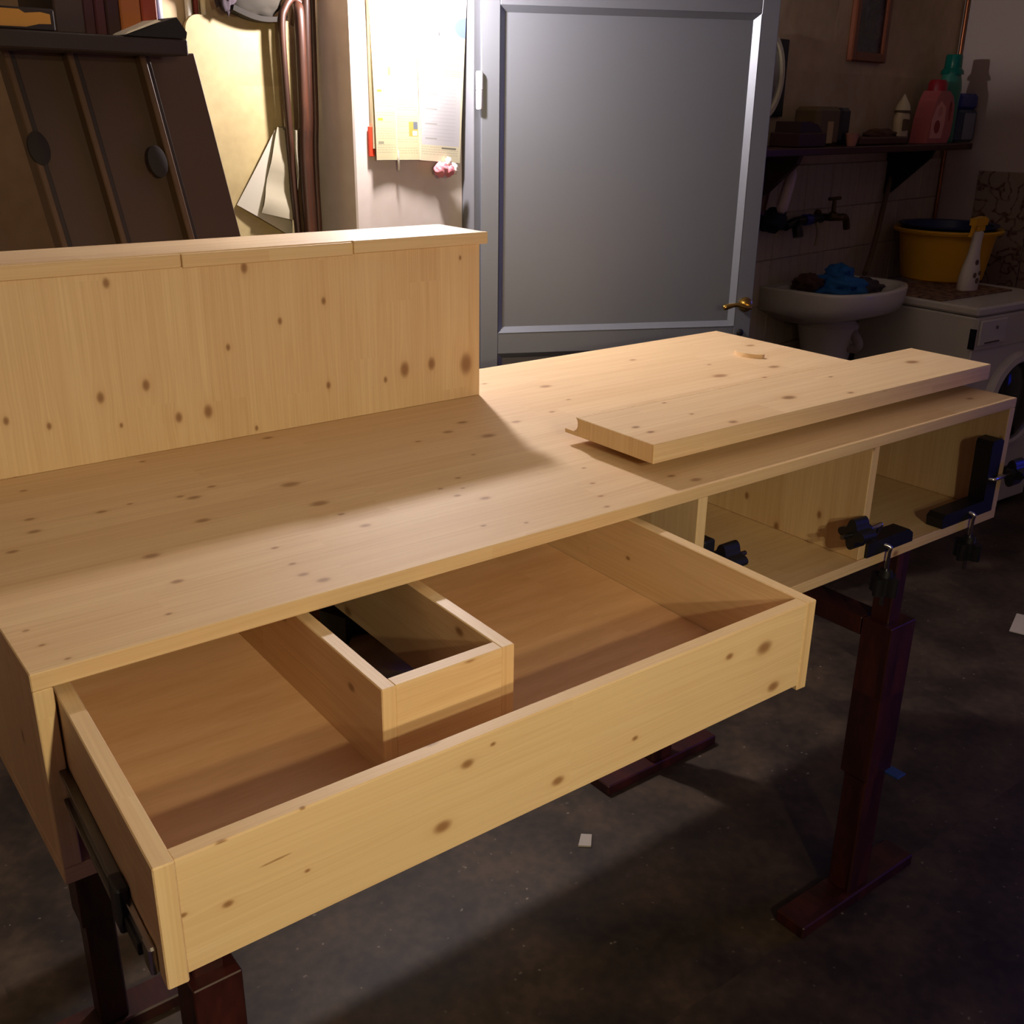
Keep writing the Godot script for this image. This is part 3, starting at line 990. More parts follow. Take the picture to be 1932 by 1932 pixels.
# ------------------------------------------------------------------ the niche on the left
func niche() -> void:
	var st: SurfaceTool
	# board shelf
	var t := thing("wall_shelf", "dark wooden shelf board over the leaning brown doors, crowded with things", "shelf", on_shelf(0, 0, 0))
	st = mb()
	slab(st, Vector3(-2.6, 1.652, -0.34), Vector3(-0.815, 1.684, -0.005), 0.003)
	obj("shelf_board", st, M.panel_dark, t)
	# three leaning doors
	var up := Vector3(-0.030, 0.340, -0.069).normalized()
	var right := Vector3(1, 0, 0)
	right = (right - up * right.dot(up)).normalized()
	var bas := Basis(right, up, right.cross(up))
	var edges := [-1.242, -1.136, -1.006, -0.907]
	var words := ["leftmost brown sliding door leaning under the shelf, with a round finger pull at its left edge", "middle brown sliding door leaning between two others under the shelf", "rightmost brown sliding door leaning under the shelf, next to the cream board"]
	for k in 3:
		var wd: float = edges[k + 1] - edges[k]
		var d := thing("sliding_door", words[k], "door", room * Transform3D(bas, Vector3(edges[k], 1.322, 0.260 - 0.014 * (2 - k))), "brown doors leaning under the shelf")
		st = mb()
		var low := -1.322 / up.y + 0.012
		slab(st, Vector3(0.012, low, -0.02), Vector3(wd + 0.02, 0.325, 0), 0.002)
		obj("door_board", st, M.panel_brown, d)
		st = mb()
		slab(st, Vector3(0.0, low, -0.024), Vector3(0.012, 0.325, 0.010), 0.002)
		obj("edge_batten", st, M.panel_highlight, d)
		st = mb()
		slab(st, Vector3(0.0125, low, 0.0), Vector3(0.022, 0.325, 0.004), 0.001)
		obj("dark_strip", st, M.panel_dark, d)
		if k != 1:
			st = mb()
			var py := 0.160 if k == 0 else 0.137
			lathe(st, [Vector2(0.026, -0.006), Vector2(0.026, -0.0005), Vector2(0.024, 0.0), Vector2(0.0, 0.0)], 24, Transform3D(Basis(Vector3.RIGHT, PI / 2), Vector3(0.012 if k == 0 else -0.022, py, 0.0125)), Vector2(0.72, 1.12))
			obj("finger_pull", st, M.pull_dark, d)
	# cream board
	var cb := thing("board", "tall cream painted board with a rounded corner, standing behind the wooden rods", "board", rm(-0.598, 0, -0.158))
	st = mb()
	var poly := PackedVector2Array()
	for k in 9:
		var a := deg_to_rad(90.0 + 90.0 * k / 8.0)
		poly.append(Vector2(-0.100, 1.711) + Vector2(cos(a), sin(a)) * 0.035)
	poly.append(Vector2(-0.135, 0.002))
	poly.append(Vector2(0.14, 0.002))
	poly.append(Vector2(0.14, 1.746))
	prism(st, poly, -0.009, 0.0)
	obj("panel", st, M.cream, cb)
	# things on the shelf
	shelf_clutter()
	# folded papers hung on the cream board
	var im := Image.create(128, 128, false, Image.FORMAT_RGB8)
	im.fill(Color8(186, 178, 160))
	for q in [[60, 30, 24, 20], [74, 52, 18, 30], [92, 84, 26, 16], [50, 96, 30, 10], [104, 100, 14, 20]]:
		im.fill_rect(Rect2i(q[0], q[1], q[2], q[3]), Color8(92, 128, 92))
	for q in [[40, 70, 16, 3], [44, 78, 12, 3], [80, 40, 20, 2]]:
		im.fill_rect(Rect2i(q[0], q[1], q[2], q[3]), Color8(80, 70, 60))
	var pp := thing("paper_bag", "pale folded paper bag with green leaf print, hung on the cream board", "bag", rm(0, 0, -0.146))
	st = mb()
	sheet(st, func(s, q): return Vector3(lerpf(lerpf(-0.643, -0.525, q), lerpf(-0.490, -0.470, q), s), lerpf(lerpf(1.331, 1.502, q), lerpf(1.243, 1.495, q), s), 0.006 * sin(s * 3.0 + q * 2.0) - 0.003), 8, 8, 0.001)
	obj("printed_sheet", st, textured(im, 0.7), pp)
	st = mb()
	sheet(st, func(s, q): return Vector3(lerpf(lerpf(-0.585, -0.524, q), lerpf(-0.477, -0.467, q), s), lerpf(lerpf(1.310, 1.508, q), lerpf(1.283, 1.500, q), s), 0.012 + 0.006 * sin(q * 12.0 + s) * (1.0 - q)), 8, 10, 0.001)
	obj("folded_sheet", st, plain(Color8(168, 158, 134), 0.8), pp)
	st = mb()
	tube(st, [Vector3(-0.505, 1.506, -0.01), Vector3(-0.505, 1.504, 0.022)], [0.003, 0.004], 8)
	obj("nail", st, M.steel, pp)
	# wooden rods standing in the corner of the niche
	var rods := [
		["thin bent wooden rod, leftmost of the four rods beside the cream board", [Vector3(-0.449, 1.784, -0.12), Vector3(-0.470, 1.793, -0.12), Vector3(-0.492, 1.77, -0.12), Vector3(-0.503, 1.735, -0.12), Vector3(-0.503, 1.615, -0.12), Vector3(-0.499, 1.484, -0.12), Vector3(-0.491, 1.256, -0.12), Vector3(-0.47, 0.0, -0.06)], 0.009],
		["thick brown rod with a rounded crook, second from the cream board", [Vector3(-0.437, 1.74, -0.16), Vector3(-0.445, 1.775, -0.14), Vector3(-0.461, 1.772, -0.11), Vector3(-0.466, 1.73, -0.1), Vector3(-0.468, 1.556, -0.1), Vector3(-0.472, 1.255, -0.1), Vector3(-0.46, 0.0, -0.05)], 0.0125],
		["straight brown wooden rod, third of the four rods beside the cream board", [Vector3(-0.428, 2.02, -0.12), Vector3(-0.432, 1.815, -0.12), Vector3(-0.440, 1.557, -0.12), Vector3(-0.446, 1.253, -0.12), Vector3(-0.43, 0.0, -0.07)], 0.0115],
		["dark brown wooden rod standing right against the pale wall pier", [Vector3(-0.408, 2.05, -0.125), Vector3(-0.411, 1.816, -0.125), Vector3(-0.417, 1.557, -0.125), Vector3(-0.424, 1.252, -0.125), Vector3(-0.41, 0.0, -0.1)], 0.0085]]
	for r in rods:
		var o := thing("wooden_rod", r[0], "rod", rm(0, 0, 0), "wooden rods beside the cream board")
		st = mb()
		tube(st, smooth_path(r[1], 6), [r[2]], 12)
		obj("stick", st, M.rod, o)
	# cap over the cream board
	var cap := thing("cloth_hat", "drooping olive brown cloth cap hung over the top of the cream board", "cap", rm(-0.562, 1.768, -0.137))
	st = mb()
	lump(st, Vector3(0.0, 0.018, 0), Vector3(0.074, 0.042, 0.018), 12, 0.3)
	obj("crown", st, plain(Color8(34, 27, 14), 0.9), cap)
	st = mb()
	sheet(st, func(s, q): return Vector3(-0.068 + 0.142 * s, -0.010 - 0.014 * s - 0.012 * sin(s * PI), -0.018 + 0.034 * q), 10, 6, 0.012)
	obj("brim", st, plain(Color8(28, 21, 11), 0.9), cap)
	var jk := thing("jacket", "dark purple grey jacket hanging above the cream board, left of the cap", "jacket", rm(-0.640, 1.80, -0.135))
	st = mb()
	lump(st, Vector3(0, 0.04, 0), Vector3(0.03, 0.085, 0.02), 31, 0.5)
	obj("fabric", st, plain(Color8(58, 46, 52), 0.9), jk)

# places on the dark shelf, in the measure its things are built in
func on_shelf(u: float, y: float, w: float) -> Transform3D:
	return room * Transform3D(Basis.from_scale(Vector3.ONE * NK), Vector3(u, y, w) * NK + NS)

func crate(called: String, label: String, cat: String, u0: float, u1: float, h: float, w0: float, w1: float, c: Color, part: String, y := 1.6845) -> Node3D:
	var t := thing(called, label, cat, on_shelf((u0 + u1) / 2, y, w1))
	var st := mb()
	slab(st, Vector3(-(u1 - u0) / 2, 0, w0 - w1), Vector3((u1 - u0) / 2, h, 0), 0.003)
	obj(part, st, plain(c, 0.6), t)
	return t

func shelf_clutter() -> void:
	var st: SurfaceTool
	var t := crate("flat_box", "flat dark box with a worn yellow print on its front, under the black bag", "box", -1.32, -1.085, 0.04, -0.24, -0.02, Color8(40, 26, 24), "box_body")
	st = mb()
	prism(st, PackedVector2Array([Vector2(-0.115, 0.004), Vector2(0.06, 0.006), Vector2(0.085, 0.012), Vector2(0.108, 0.013), Vector2(0.108, 0.03), Vector2(0.09, 0.033), Vector2(0.06, 0.03), Vector2(0.05, 0.036), Vector2(-0.005, 0.036), Vector2(-0.012, 0.025), Vector2(-0.115, 0.024)]), 0.0, 0.0012)
	obj("yellow_print", st, plain(Color8(196, 142, 62), 0.7), t)
	t = thing("black_bag", "bulging black bag on the flat box at the left end of the shelf", "bag", on_shelf(-1.20, 1.7255, -0.12))
	st = mb()
	lump(st, Vector3(0, 0.15, 0), Vector3(0.155, 0.15, 0.12), 3, 0.18)
	obj("bag_body", st, M.black, t)
	st = mb()
	tube(st, smooth_path([Vector3(-0.14, 0.03, 0.105), Vector3(-0.06, 0.024, 0.122), Vector3(0.05, 0.02, 0.118)]), [0.006], 8)
	obj("bag_seam", st, plain(Color8(70, 66, 66), 0.5), t)
	crate("cloth_bundle", "grey brown cloth-covered box between the black bag and the maroon books", "box", -1.072, -1.012, 0.17, -0.22, -0.05, Color8(66, 48, 42), "box_body")
	var books := [[-1.009, -0.985, 0.19, Color8(62, 22, 26), "first maroon book right of the grey brown box"], [-0.984, -0.962, 0.21, Color8(74, 26, 34), "second maroon book, taller, among the books on the shelf"], [-0.961, -0.932, 0.20, Color8(52, 18, 18), "dark maroon book leaning on the orange brown box"]]
	for b in books:
		var o := crate("book", b[4], "book", b[0], b[1], b[2], -0.2, -0.06, b[3], "cover")
		st = mb()
		slab(st, Vector3(-(b[1] - b[0]) / 2 + 0.003, b[2] - 0.0005, -0.135), Vector3((b[1] - b[0]) / 2 - 0.003, b[2] + 0.001, -0.004), 0.0)
		obj("pages", st, M.paper, o)
	crate("card_box", "orange brown cardboard box beside the maroon books", "box", -0.930, -0.885, 0.18, -0.22, -0.06, Color8(168, 96, 44), "box_body")
	crate("red_box", "narrow rust red box between orange brown box and silver tin", "box", -0.883, -0.848, 0.2, -0.22, -0.06, Color8(150, 62, 36), "box_body")
	t = thing("tin", "silver tin can at the right end of the dark shelf", "tin", on_shelf(-0.832, 1.6845, -0.12))
	st = mb()
	lathe(st, [Vector2(0, 0), Vector2(0.024, 0), Vector2(0.025, 0.003), Vector2(0.025, 0.18), Vector2(0.022, 0.186), Vector2(0, 0.187)], 24)
	obj("can_body", st, plain(Color8(176, 172, 176), 0.35, 0.4), t)
	t = thing("notebook", "black notebook with cream pages lying slanted over the shelf's right end", "book", on_shelf(-0.888, 1.685, -0.045))
	st = mb()
	prism(st, PackedVector2Array([Vector2(-0.065, 0.0), Vector2(0.07, 0.0), Vector2(0.073, 0.012), Vector2(0.052, 0.040), Vector2(0.034, 0.034)]), -0.10, 0.04)
	obj("cover", st, M.black_matte, t)
	st = mb()
	prism(st, PackedVector2Array([Vector2(-0.066, 0.001), Vector2(-0.060, 0.0055), Vector2(0.006, 0.0325), Vector2(0.016, 0.0305)]), -0.09, 0.0415)
	obj("pages", st, M.paper, t)
	var rolls := [[-0.709, 0.0075, Color8(236, 230, 216), "white paper roll behind the cream board, next to the silver tin"], [-0.690, 0.006, Color8(120, 40, 34), "thin dark red roll between two pale rolls behind the cream board"], [-0.672, 0.0065, Color8(240, 228, 190), "cream paper roll behind the cream board, next to the dark jacket"]]
	for j in rolls:
		var o := thing("paper_roll", j[3], "roll", rm(j[0], 0.001, -0.1795), "rolls behind the cream board")
		st = mb()
		lathe(st, [Vector2(0, 0), Vector2(j[1], 0), Vector2(j[1], 1.96), Vector2(j[1] * 0.6, 1.96), Vector2(j[1] * 0.6, 1.9), Vector2(0, 1.9)], 16)
		obj("roll_tube", st, plain(j[2], 0.6), o)

# ------------------------------------------------------------------ calendar on the pier
func calendar_image(w: int, h: int, cols: int, seed_no: int, warm: Color) -> Image:
	var im := Image.create(w, h, false, Image.FORMAT_RGB8)
	im.fill(warm)
	var rng := RandomNumberGenerator.new()
	rng.seed = seed_no
	var line := warm.darkened(0.12)
	for c in cols:
		var x0 := 8 + c * (w - 8) / cols
		var x1 := x0 + (w - 8) / cols - 10
		var y := 10
		while y < h - 14:
			var x := x0
			while x < x1 - 6:
				var l := rng.randi_range(4, 14)
				im.fill_rect(Rect2i(x, y, mini(l, x1 - x), 2), line)
				x += l + rng.randi_range(2, 5)
			y += 6 if rng.randf() < 0.8 else 16
	return im

func pillar_things() -> void:
	var t := thing("calendar", "large wall calendar of cream pages hanging on the pale pier beside the door", "calendar", rm(0, 0, 0.002))
	var st := mb()
	slab(st, Vector3(-0.347, 1.46, 0.0), Vector3(-0.075, 1.838, 0.012), 0.001)
	obj("backing", st, plain(Color8(206, 196, 160), 0.8), t)
	st = mb()
	slab(st, Vector3(-0.356, 1.442, 0.001), Vector3(-0.340, 1.512, 0.008), 0.001)
	obj("red_tab", st, plain(Color8(204, 58, 26), 0.6), t)
	var im := calendar_image(256, 420, 2, 4, Color8(204, 194, 154))
	for q in [[18, 250, 26, 6], [16, 318, 30, 6]]:
		im.fill_rect(Rect2i(q[0], q[1], q[2], q[3]), Color8(206, 176, 60))
	im.fill_rect(Rect2i(14, 374, 34, 7), Color8(150, 146, 120))
	im.fill_rect(Rect2i(196, 326, 50, 36), Color8(190, 160, 80))
	im.fill_rect(Rect2i(222, 326, 24, 18), Color8(110, 116, 124))
	im.fill_rect(Rect2i(216, 348, 26, 12), Color8(232, 226, 214))
	im.fill_rect(Rect2i(84, 196, 16, 20), Color8(214, 160, 84))
	im.fill_rect(Rect2i(124, 112, 4, 304), Color8(216, 208, 176))
	im.fill_rect(Rect2i(0, 0, 256, 112), Color8(228, 226, 222))
	for y in range(56, 110):
		for x in range(140, 242):
			var p := Vector2((x - 190.0) / 1.7, y - 88.0)
			var d := p.length() * (1.0 + 0.35 * sin(p.angle() * 5.0 + 0.7))
			if d < 26.0:
				im.set_pixel(x, y, Color8(206, 84, 116).lerp(Color8(226, 206, 216), clampf(d / 26.0, 0, 1)))
	st = mb()
	sheet(st, func(s, q): return Vector3(lerpf(lerpf(-0.343, -0.352, 1.0 - q), lerpf(-0.204, -0.209, 1.0 - q), s), lerpf(1.836, lerpf(1.434, 1.432, s), q), 0.0165 + 0.003 * sin(s * 5.0 + q * 3.0) * q), 10, 16, 0.0012)
	obj("left_page", st, textured(im, 0.6), t)
	im = calendar_image(256, 420, 1, 9, Color8(206, 198, 166))
	im.fill_rect(Rect2i(0, 0, 256, 112), Color8(228, 226, 222))
	for y in range(60, 120):
		for x in range(170, 256):
			if pow((256.0 - x) / 60.0, 2.0) + pow((y - 92.0) / 24.0, 2.0) < 1.0:
				im.set_pixel(x, y, Color8(120, 140, 214))
	for k in 4:
		im.fill_rect(Rect2i(18 + k * 30, 98 + k * 3, 5, 8), Color8(70, 70, 74))
	im.fill_rect(Rect2i(10, 210, 236, 170), Color8(188, 186, 186))
	var txt := Color8(160, 156, 150)
	for r in [214, 254, 290, 326, 362]:
		im.fill_rect(Rect2i(30, r, 70, 3), txt)
	for r in range(222, 370, 9):
		im.fill_rect(Rect2i(26, r, 190, 1), Color8(172, 170, 168))
	im.fill_rect(Rect2i(130, 384, 96, 4), Color8(110, 106, 90))
	st = mb()
	sheet(st, func(s, q): return Vector3(lerpf(lerpf(-0.203, -0.205, q), lerpf(-0.038, -0.062, q), s), lerpf(1.838, lerpf(1.431, 1.420, s), q), 0.018 + 0.004 * sin(s * 4.0 + 0.6) * q), 10, 16, 0.0012)
	obj("right_page", st, textured(im, 0.6), t)
	st = mb()
	tube(st, smooth_path([Vector3(-0.277, 1.455, 0.022), Vector3(-0.276, 1.432, 0.021), Vector3(-0.272, 1.409, 0.016)]), [0.0025], 8)
	obj("cord", st, M.paper, t)
	# pink cloth rose below the calendar
	var f := thing("cloth_rose", "pink and white cloth rose hanging under the calendar's right corner", "decoration", rm(-0.122, 1.407, 0.028))
	st = mb()
	lump(st, Vector3(-0.017, 0.0, 0.0), Vector3(0.021, 0.018, 0.016), 41, 0.4)
	obj("pink_petal", st, plain(Color8(224, 142, 150), 0.8), f)
	st = mb()
	lump(st, Vector3(0.006, -0.003, 0.004), Vector3(0.016, 0.016, 0.014), 43, 0.4)
	obj("pink_petal", st, plain(Color8(212, 128, 136), 0.8), f)
	st = mb()
	lump(st, Vector3(0.022, 0.0, 0.006), Vector3(0.013, 0.014, 0.011), 47, 0.4)
	lump(st, Vector3(0.004, 0.018, 0.006), Vector3(0.009, 0.012, 0.008), 49, 0.4)
	obj("white_petal", st, plain(Color8(240, 226, 216), 0.8), f)

# ------------------------------------------------------------------ sink, washing machine and the wall shelf
func sink_corner() -> void:
	var st: SurfaceTool
	var t: Node3D
	# shelf on two brackets
	t = thing("wall_shelf", "dark red brown shelf on two brackets over the sink, holding bottles", "shelf", rm(0, 0, 0))
	st = mb()
	slab(st, Vector3(0.95, 1.418, 0.002), Vector3(2.76, 1.443, 0.22), 0.003)
	obj("shelf_board", st, M.shelf_wood, t)
	for u in [1.36, 2.42]:
		st = mb()
		var lean := Transform3D(Basis(Vector3(0, 0, 1), Vector3(0, 1, 0), Vector3(-1, 0, 0)), Vector3(u, 0, 0))
		prism(st, PackedVector2Array([Vector2(0.002, 1.4175), Vector2(0.2, 1.4175), Vector2(0.19, 1.39), Vector2(0.03, 1.24), Vector2(0.002, 1.23)]), -0.026, 0.0, lean)
		obj("bracket", st, M.black_matte if u > 2.0 else M.shelf_wood, t)
	shelf_bottles()
	# framed picture
	t = thing("picture_frame", "narrow brown framed dark picture high on the wall over the shelf", "picture", rm(2.11, 1.99, 0.001))
	st = mb()
	var im := blotchy(64, Color8(40, 32, 36), Color8(92, 84, 92), 0.04, 301)
	slab(st, Vector3(-0.11, -0.215, 0.0), Vector3(0.11, 0.215, 0.01), 0.0)
	obj("print", st, tri_noise(plain(Color.WHITE, 0.25), im, 0.4), t)
	var wood := plain(Color8(120, 62, 34), 0.4)
	for q in [[-0.142, -0.245, -0.105, 0.245], [0.105, -0.245, 0.142, 0.245], [-0.105, -0.245, 0.105, -0.21], [-0.105, 0.21, 0.105, 0.245]]:
		st = mb()
		slab(st, Vector3(q[0], q[1], 0.0), Vector3(q[2], q[3], 0.025), 0.005)
		obj("frame_side", st, wood, t)
	# mirror with an arched frame, half hidden by the door
	t = thing("mirror", "oval mirror with a pale rim on a black board, half hidden by the door", "mirror", rm(1.36, 1.67, 0.001))
	st = mb()
	slab(st, Vector3(-0.17, -0.128, 0.0), Vector3(0.172, 0.128, 0.012), 0.002)
	obj("back_board", st, M.black, t)
	st = mb()
	lathe(st, [Vector2(0.104, 0.012), Vector2(0.104, 0.02), Vector2(0.098, 0.026), Vector2(0.088, 0.024), Vector2(0.085, 0.012)], 36, Transform3D(Basis(Vector3.RIGHT, PI / 2), Vector3(0.02, 0.005, 0)), Vector2(1.2, 1.45))
	obj("rim", st, plain(Color8(190, 178, 150), 0.4), t)
	st = mb()
	lathe(st, [Vector2(0.09, 0.012), Vector2(0.09, 0.0145), Vector2(0, 0.0145)], 36, Transform3D(Basis(Vector3.RIGHT, PI / 2), Vector3(0.02, 0.005, 0)), Vector2(1.2, 1.45))
	obj("mirror_glass", st, plain(Color8(170, 176, 186), 0.05, 1.0), t)
	# pipe in the corner
	t = thing("copper_pipe", "thin copper pipe running down the corner beside the right wall", "pipe", rm(2.955, 0, 0.018))
	st = mb()
	tube(st, [Vector3(0, 0.9, 0), Vector3(0, 1.6, 0), Vector3(0.004, 2.59, 0)], [0.008], 12)
	obj("pipe_tube", st, plain(Color8(156, 96, 62), 0.3, 0.8), t)
	# hose slanting down to the sink
	t = thing("hose", "brown rubber hose slanting from the shelf down into the sink", "hose", rm(0, 0, 0))
	st = mb()
	tube(st, smooth_path([Vector3(2.457, 1.377, 0.03), Vector3(2.42, 1.28, 0.03), Vector3(2.366, 1.163, 0.04), Vector3(2.25, 1.03, 0.08), Vector3(2.06, 0.945, 0.15)]), [0.011], 12)
	obj("hose_tube", st, plain(Color8(98, 74, 44), 0.6), t)
	# tap group
	t = thing("wall_tap", "old brass tap with a T handle over the sink", "tap", rm(1.87, 1.172, 0.009))
	st = mb()
	tube(st, smooth_path([Vector3(0, 0, 0), Vector3(0.0, 0, 0.055), Vector3(0.02, 0.002, 0.085), Vector3(0.065, -0.004, 0.09), Vector3(0.085, -0.045, 0.09)]), [0.014], 12)
	obj("spout", st, M.dark_brass, t)
	st = mb()
	lathe(st, [Vector2(0, 0), Vector2(0.02, 0), Vector2(0.018, 0.012), Vector2(0.009, 0.02), Vector2(0.008, 0.065), Vector2(0, 0.066)], 16, at(0.0, 0.005, 0.07))
	tube(st, [Vector3(-0.042, 0.073, 0.07), Vector3(0.042, 0.073, 0.07)], [0.007], 10)
	obj("tap_handle", st, M.dark_brass, t)
	st = mb()
	lathe(st, [Vector2(0, 0), Vector2(0.028, 0), Vector2(0.026, 0.008), Vector2(0, 0.009)], 18, Transform3D(Basis(Vector3.RIGHT, PI / 2), Vector3.ZERO))
	obj("wall_flange", st, M.dark_brass, t)
	t = thing("mixer_pipe", "dark horizontal water pipe with a blue ring, left of the tap", "pipe", rm(1.70, 1.165, 0.05))
	st = mb()
	tube(st, smooth_path([Vector3(-0.13, -0.01, 0), Vector3(-0.06, 0.004, 0), Vector3(0.05, 0.006, 0.0), Vector3(0.13, 0.004, 0)]), [0.017], 14)
	tube(st, smooth_path([Vector3(-0.06, 0.0, 0.0), Vector3(-0.075, -0.02, 0.02), Vector3(-0.08, -0.05, 0.03)]), [0.02], 12)
	tube(st, [Vector3(0.05, 0.006, 0), Vector3(0.05, 0.006, -0.04)], [0.012], 10)
	obj("pipe_body", st, plain(Color8(52, 44, 46), 0.35, 0.6), t)
	st = mb()
	tube(st, [Vector3(0.0, 0.006, 0), Vector3(0.045, 0.006, 0)], [0.021], 16)
	obj("blue_ring", st, plain(Color8(36, 46, 130), 0.4), t)
	st = mb()
	tube(st, smooth_path([Vector3(0.09, 0.0, 0.005), Vector3(0.1, -0.05, 0.012), Vector3(0.095, -0.1, 0.01)]), [0.007], 8)
	obj("drip_hose", st, plain(Color8(150, 132, 104), 0.5), t)
	t = thing("hanging_brush", "black bristle brush hanging by its dark red handle under the shelf's left bracket", "brush", rm(1.44, 1.20, 0.06))
	st = mb()
	tube(st, smooth_path([Vector3(-0.005, 0.21, 0.0), Vector3(-0.05, 0.11, 0.0), Vector3(-0.075, 0.01, 0.0)]), [0.016, 0.017, 0.018, 0.019, 0.019, 0.02, 0.02, 0.02, 0.019, 0.018, 0.017], 12)
	obj("handle", st, plain(Color8(70, 20, 18), 0.4), t)
	st = mb()
	lump(st, Vector3(0.005, -0.015, 0.01), Vector3(0.075, 0.042, 0.04), 55, 0.5)
	obj("bristle_head", st, M.black_matte, t)
	t = thing("white_tube", "pale tube hanging beside the black brush under the shelf", "tube", rm(1.43, 1.20, 0.125))
	st = mb()
	tube(st, [Vector3(-0.03, 0.02, 0), Vector3(-0.024, 0.035, 0), Vector3(0.0, 0.1, 0), Vector3(0.02, 0.15, 0), Vector3(0.026, 0.165, 0)], [0.012, 0.021, 0.021, 0.02, 0.012], 14)
	obj("tube_body", st, plain(Color8(196, 172, 164), 0.5), t)
	basin_sink()
	washer()
	# scrap of paper and a chip on the floor
	t = thing("paper_scrap", "pale flat scrap of cardboard on the floor at the picture's right edge", "scrap", at(3.03, 0.0005, -0.42, 20.0))
	st = mb()
	slab(st, Vector3(-0.07, 0, -0.05), Vector3(0.08, 0.004, 0.05), 0.001)
	obj("scrap_sheet", st, plain(Color8(206, 192, 172), 0.8), t)
	t = thing("wood_chip", "small pale chip lying on the floor under the drawer", "chip", at(1.16, 0.0005, -0.47, 35.0))
	st = mb()
	prism(st, PackedVector2Array([Vector2(-0.022, -0.012), Vector2(0.02, -0.016), Vector2(0.026, 0.008), Vector2(-0.014, 0.016)]), -0.004, 0.0, Transform3D(Basis(Vector3.RIGHT, PI / 2), Vector3.ZERO))
	obj("chip_body", st, plain(Color8(186, 176, 166), 0.8), t)

func shelf_bottles() -> void:
	var st: SurfaceTool
	var y := 1.4435
	var t := thing("dark_box", "dark maroon box at the left end of the shelf over the sink", "box", rm(1.45, y, 0.13))
	st = mb()
	slab(st, Vector3(-0.085, 0, -0.06), Vector3(0.10, 0.048, 0.06), 0.004)
	obj("box_body", st, plain(Color8(54, 24, 24), 0.6), t)
	st = mb()
	prism(st, PackedVector2Array([Vector2(-0.07, 0.0485), Vector2(0.085, 0.0485), Vector2(0.05, 0.075), Vector2(-0.01, 0.085), Vector2(-0.065, 0.084)]), -0.05, 0.05)
	obj("box_lid", st, plain(Color8(44, 18, 16), 0.6), t)
	t = thing("jar_box", "olive brown box with a blue black side on the shelf over the sink", "box", rm(1.66, y, 0.10))
	st = mb()
	slab(st, Vector3(-0.115, 0.0, -0.05), Vector3(0.045, 0.135, 0.055), 0.014)
	obj("box_body", st, plain(Color8(92, 72, 44), 0.5), t)
	st = mb()
	slab(st, Vector3(0.046, 0.01, -0.05), Vector3(0.12, 0.132, 0.056), 0.012)
	obj("dark_side", st, plain(Color8(30, 28, 36), 0.4), t)
	st = mb()
	slab(st, Vector3(-0.05, 0.01, 0.0552), Vector3(-0.01, 0.085, 0.0572), 0.001)
	obj("label_patch", st, plain(Color8(170, 142, 98), 0.6), t)
	t = thing("cup", "small pinkish cup at the front edge of the shelf", "cup", rm(1.745, y, 0.185))
	st = mb()
	lathe(st, [Vector2(0, 0), Vector2(0.016, 0), Vector2(0.026, 0.045), Vector2(0.0235, 0.045), Vector2(0.014, 0.004), Vector2(0, 0.004)], 20)
	obj("cup_body", st, plain(Color8(176, 118, 100), 0.5), t)
	t = thing("soap_tray", "flat reddish brown tray with a hump, in the middle of the shelf over the sink", "tray", rm(2.03, y, 0.12))
	st = mb()
	slab(st, Vector3(-0.2, 0, -0.06), Vector3(0.19, 0.03, 0.06), 0.006)
	obj("tray_body", st, plain(Color8(74, 38, 24), 0.6), t)
	st = mb()
	lump(st, Vector3(0.06, 0.036, 0.0), Vector3(0.11, 0.022, 0.045), 61, 0.3)
	obj("brown_hump", st, plain(Color8(82, 48, 26), 0.8), t)
	t = thing("glue_bottle", "white bottle with a pointed nozzle on the shelf, left of the pink jug", "bottle", rm(2.262, y, 0.12))
	st = mb()
	lathe(st, [Vector2(0, 0), Vector2(0.036, 0), Vector2(0.04, 0.006), Vector2(0.04, 0.105), Vector2(0.032, 0.12), Vector2(0.03, 0.126), Vector2(0, 0.127)], 24, Transform3D.IDENTITY, Vector2(1, 0.7))
	obj("bottle_body", st, plain(Color8(206, 186, 148), 0.4), t)
	st = mb()
	lathe(st, [Vector2(0, 0.126), Vector2(0.03, 0.126), Vector2(0.026, 0.145), Vector2(0.006, 0.18), Vector2(0.002, 0.188), Vector2(0, 0.188)], 20)
	obj("nozzle", st, plain(Color8(214, 200, 160), 0.4), t)
	st = mb()
	lathe(st, [Vector2(0.0325, 0.118), Vector2(0.0335, 0.119), Vector2(0.0325, 0.127), Vector2(0.030, 0.1275)], 24)
	obj("dark_band", st, plain(Color8(80, 58, 30), 0.5), t)
	st = mb()
	slab(st, Vector3(-0.036, 0.05, 0.022), Vector3(0.012, 0.095, 0.0295), 0.003)
	obj("label_patch", st, plain(Color8(96, 72, 40), 0.6), t)
	# pink jug with a handle
	t = thing("detergent_jug", "pink detergent jug with a red cap and a handle hole, on the shelf", "jug", rm(2.535, y, 0.125))
	var pink := plain(Color8(188, 98, 98), 0.4)
	st = mb()
	var outline := PackedVector2Array([Vector2(-0.11, 0.0), Vector2(0.09, 0.0), Vector2(0.112, 0.03), Vector2(0.118, 0.09), Vector2(0.112, 0.15), Vector2(0.09, 0.185), Vector2(0.05, 0.205), Vector2(-0.035, 0.205), Vector2(-0.062, 0.175), Vector2(-0.095, 0.10)])
	var csg := CSGPolygon3D.new()
	csg.polygon = outline
	csg.depth = 0.075
	csg.position = Vector3(0, 0, 0.0375)
	csg.material = pink
	csg.name = "jug_body"
	t.add_child(csg, true)
	var hole := CSGCylinder3D.new()
	hole.name = "handle_hole"
	hole.operation = CSGShape3D.OPERATION_SUBTRACTION
	hole.radius = 0.014
	hole.height = 0.2
	hole.sides = 20
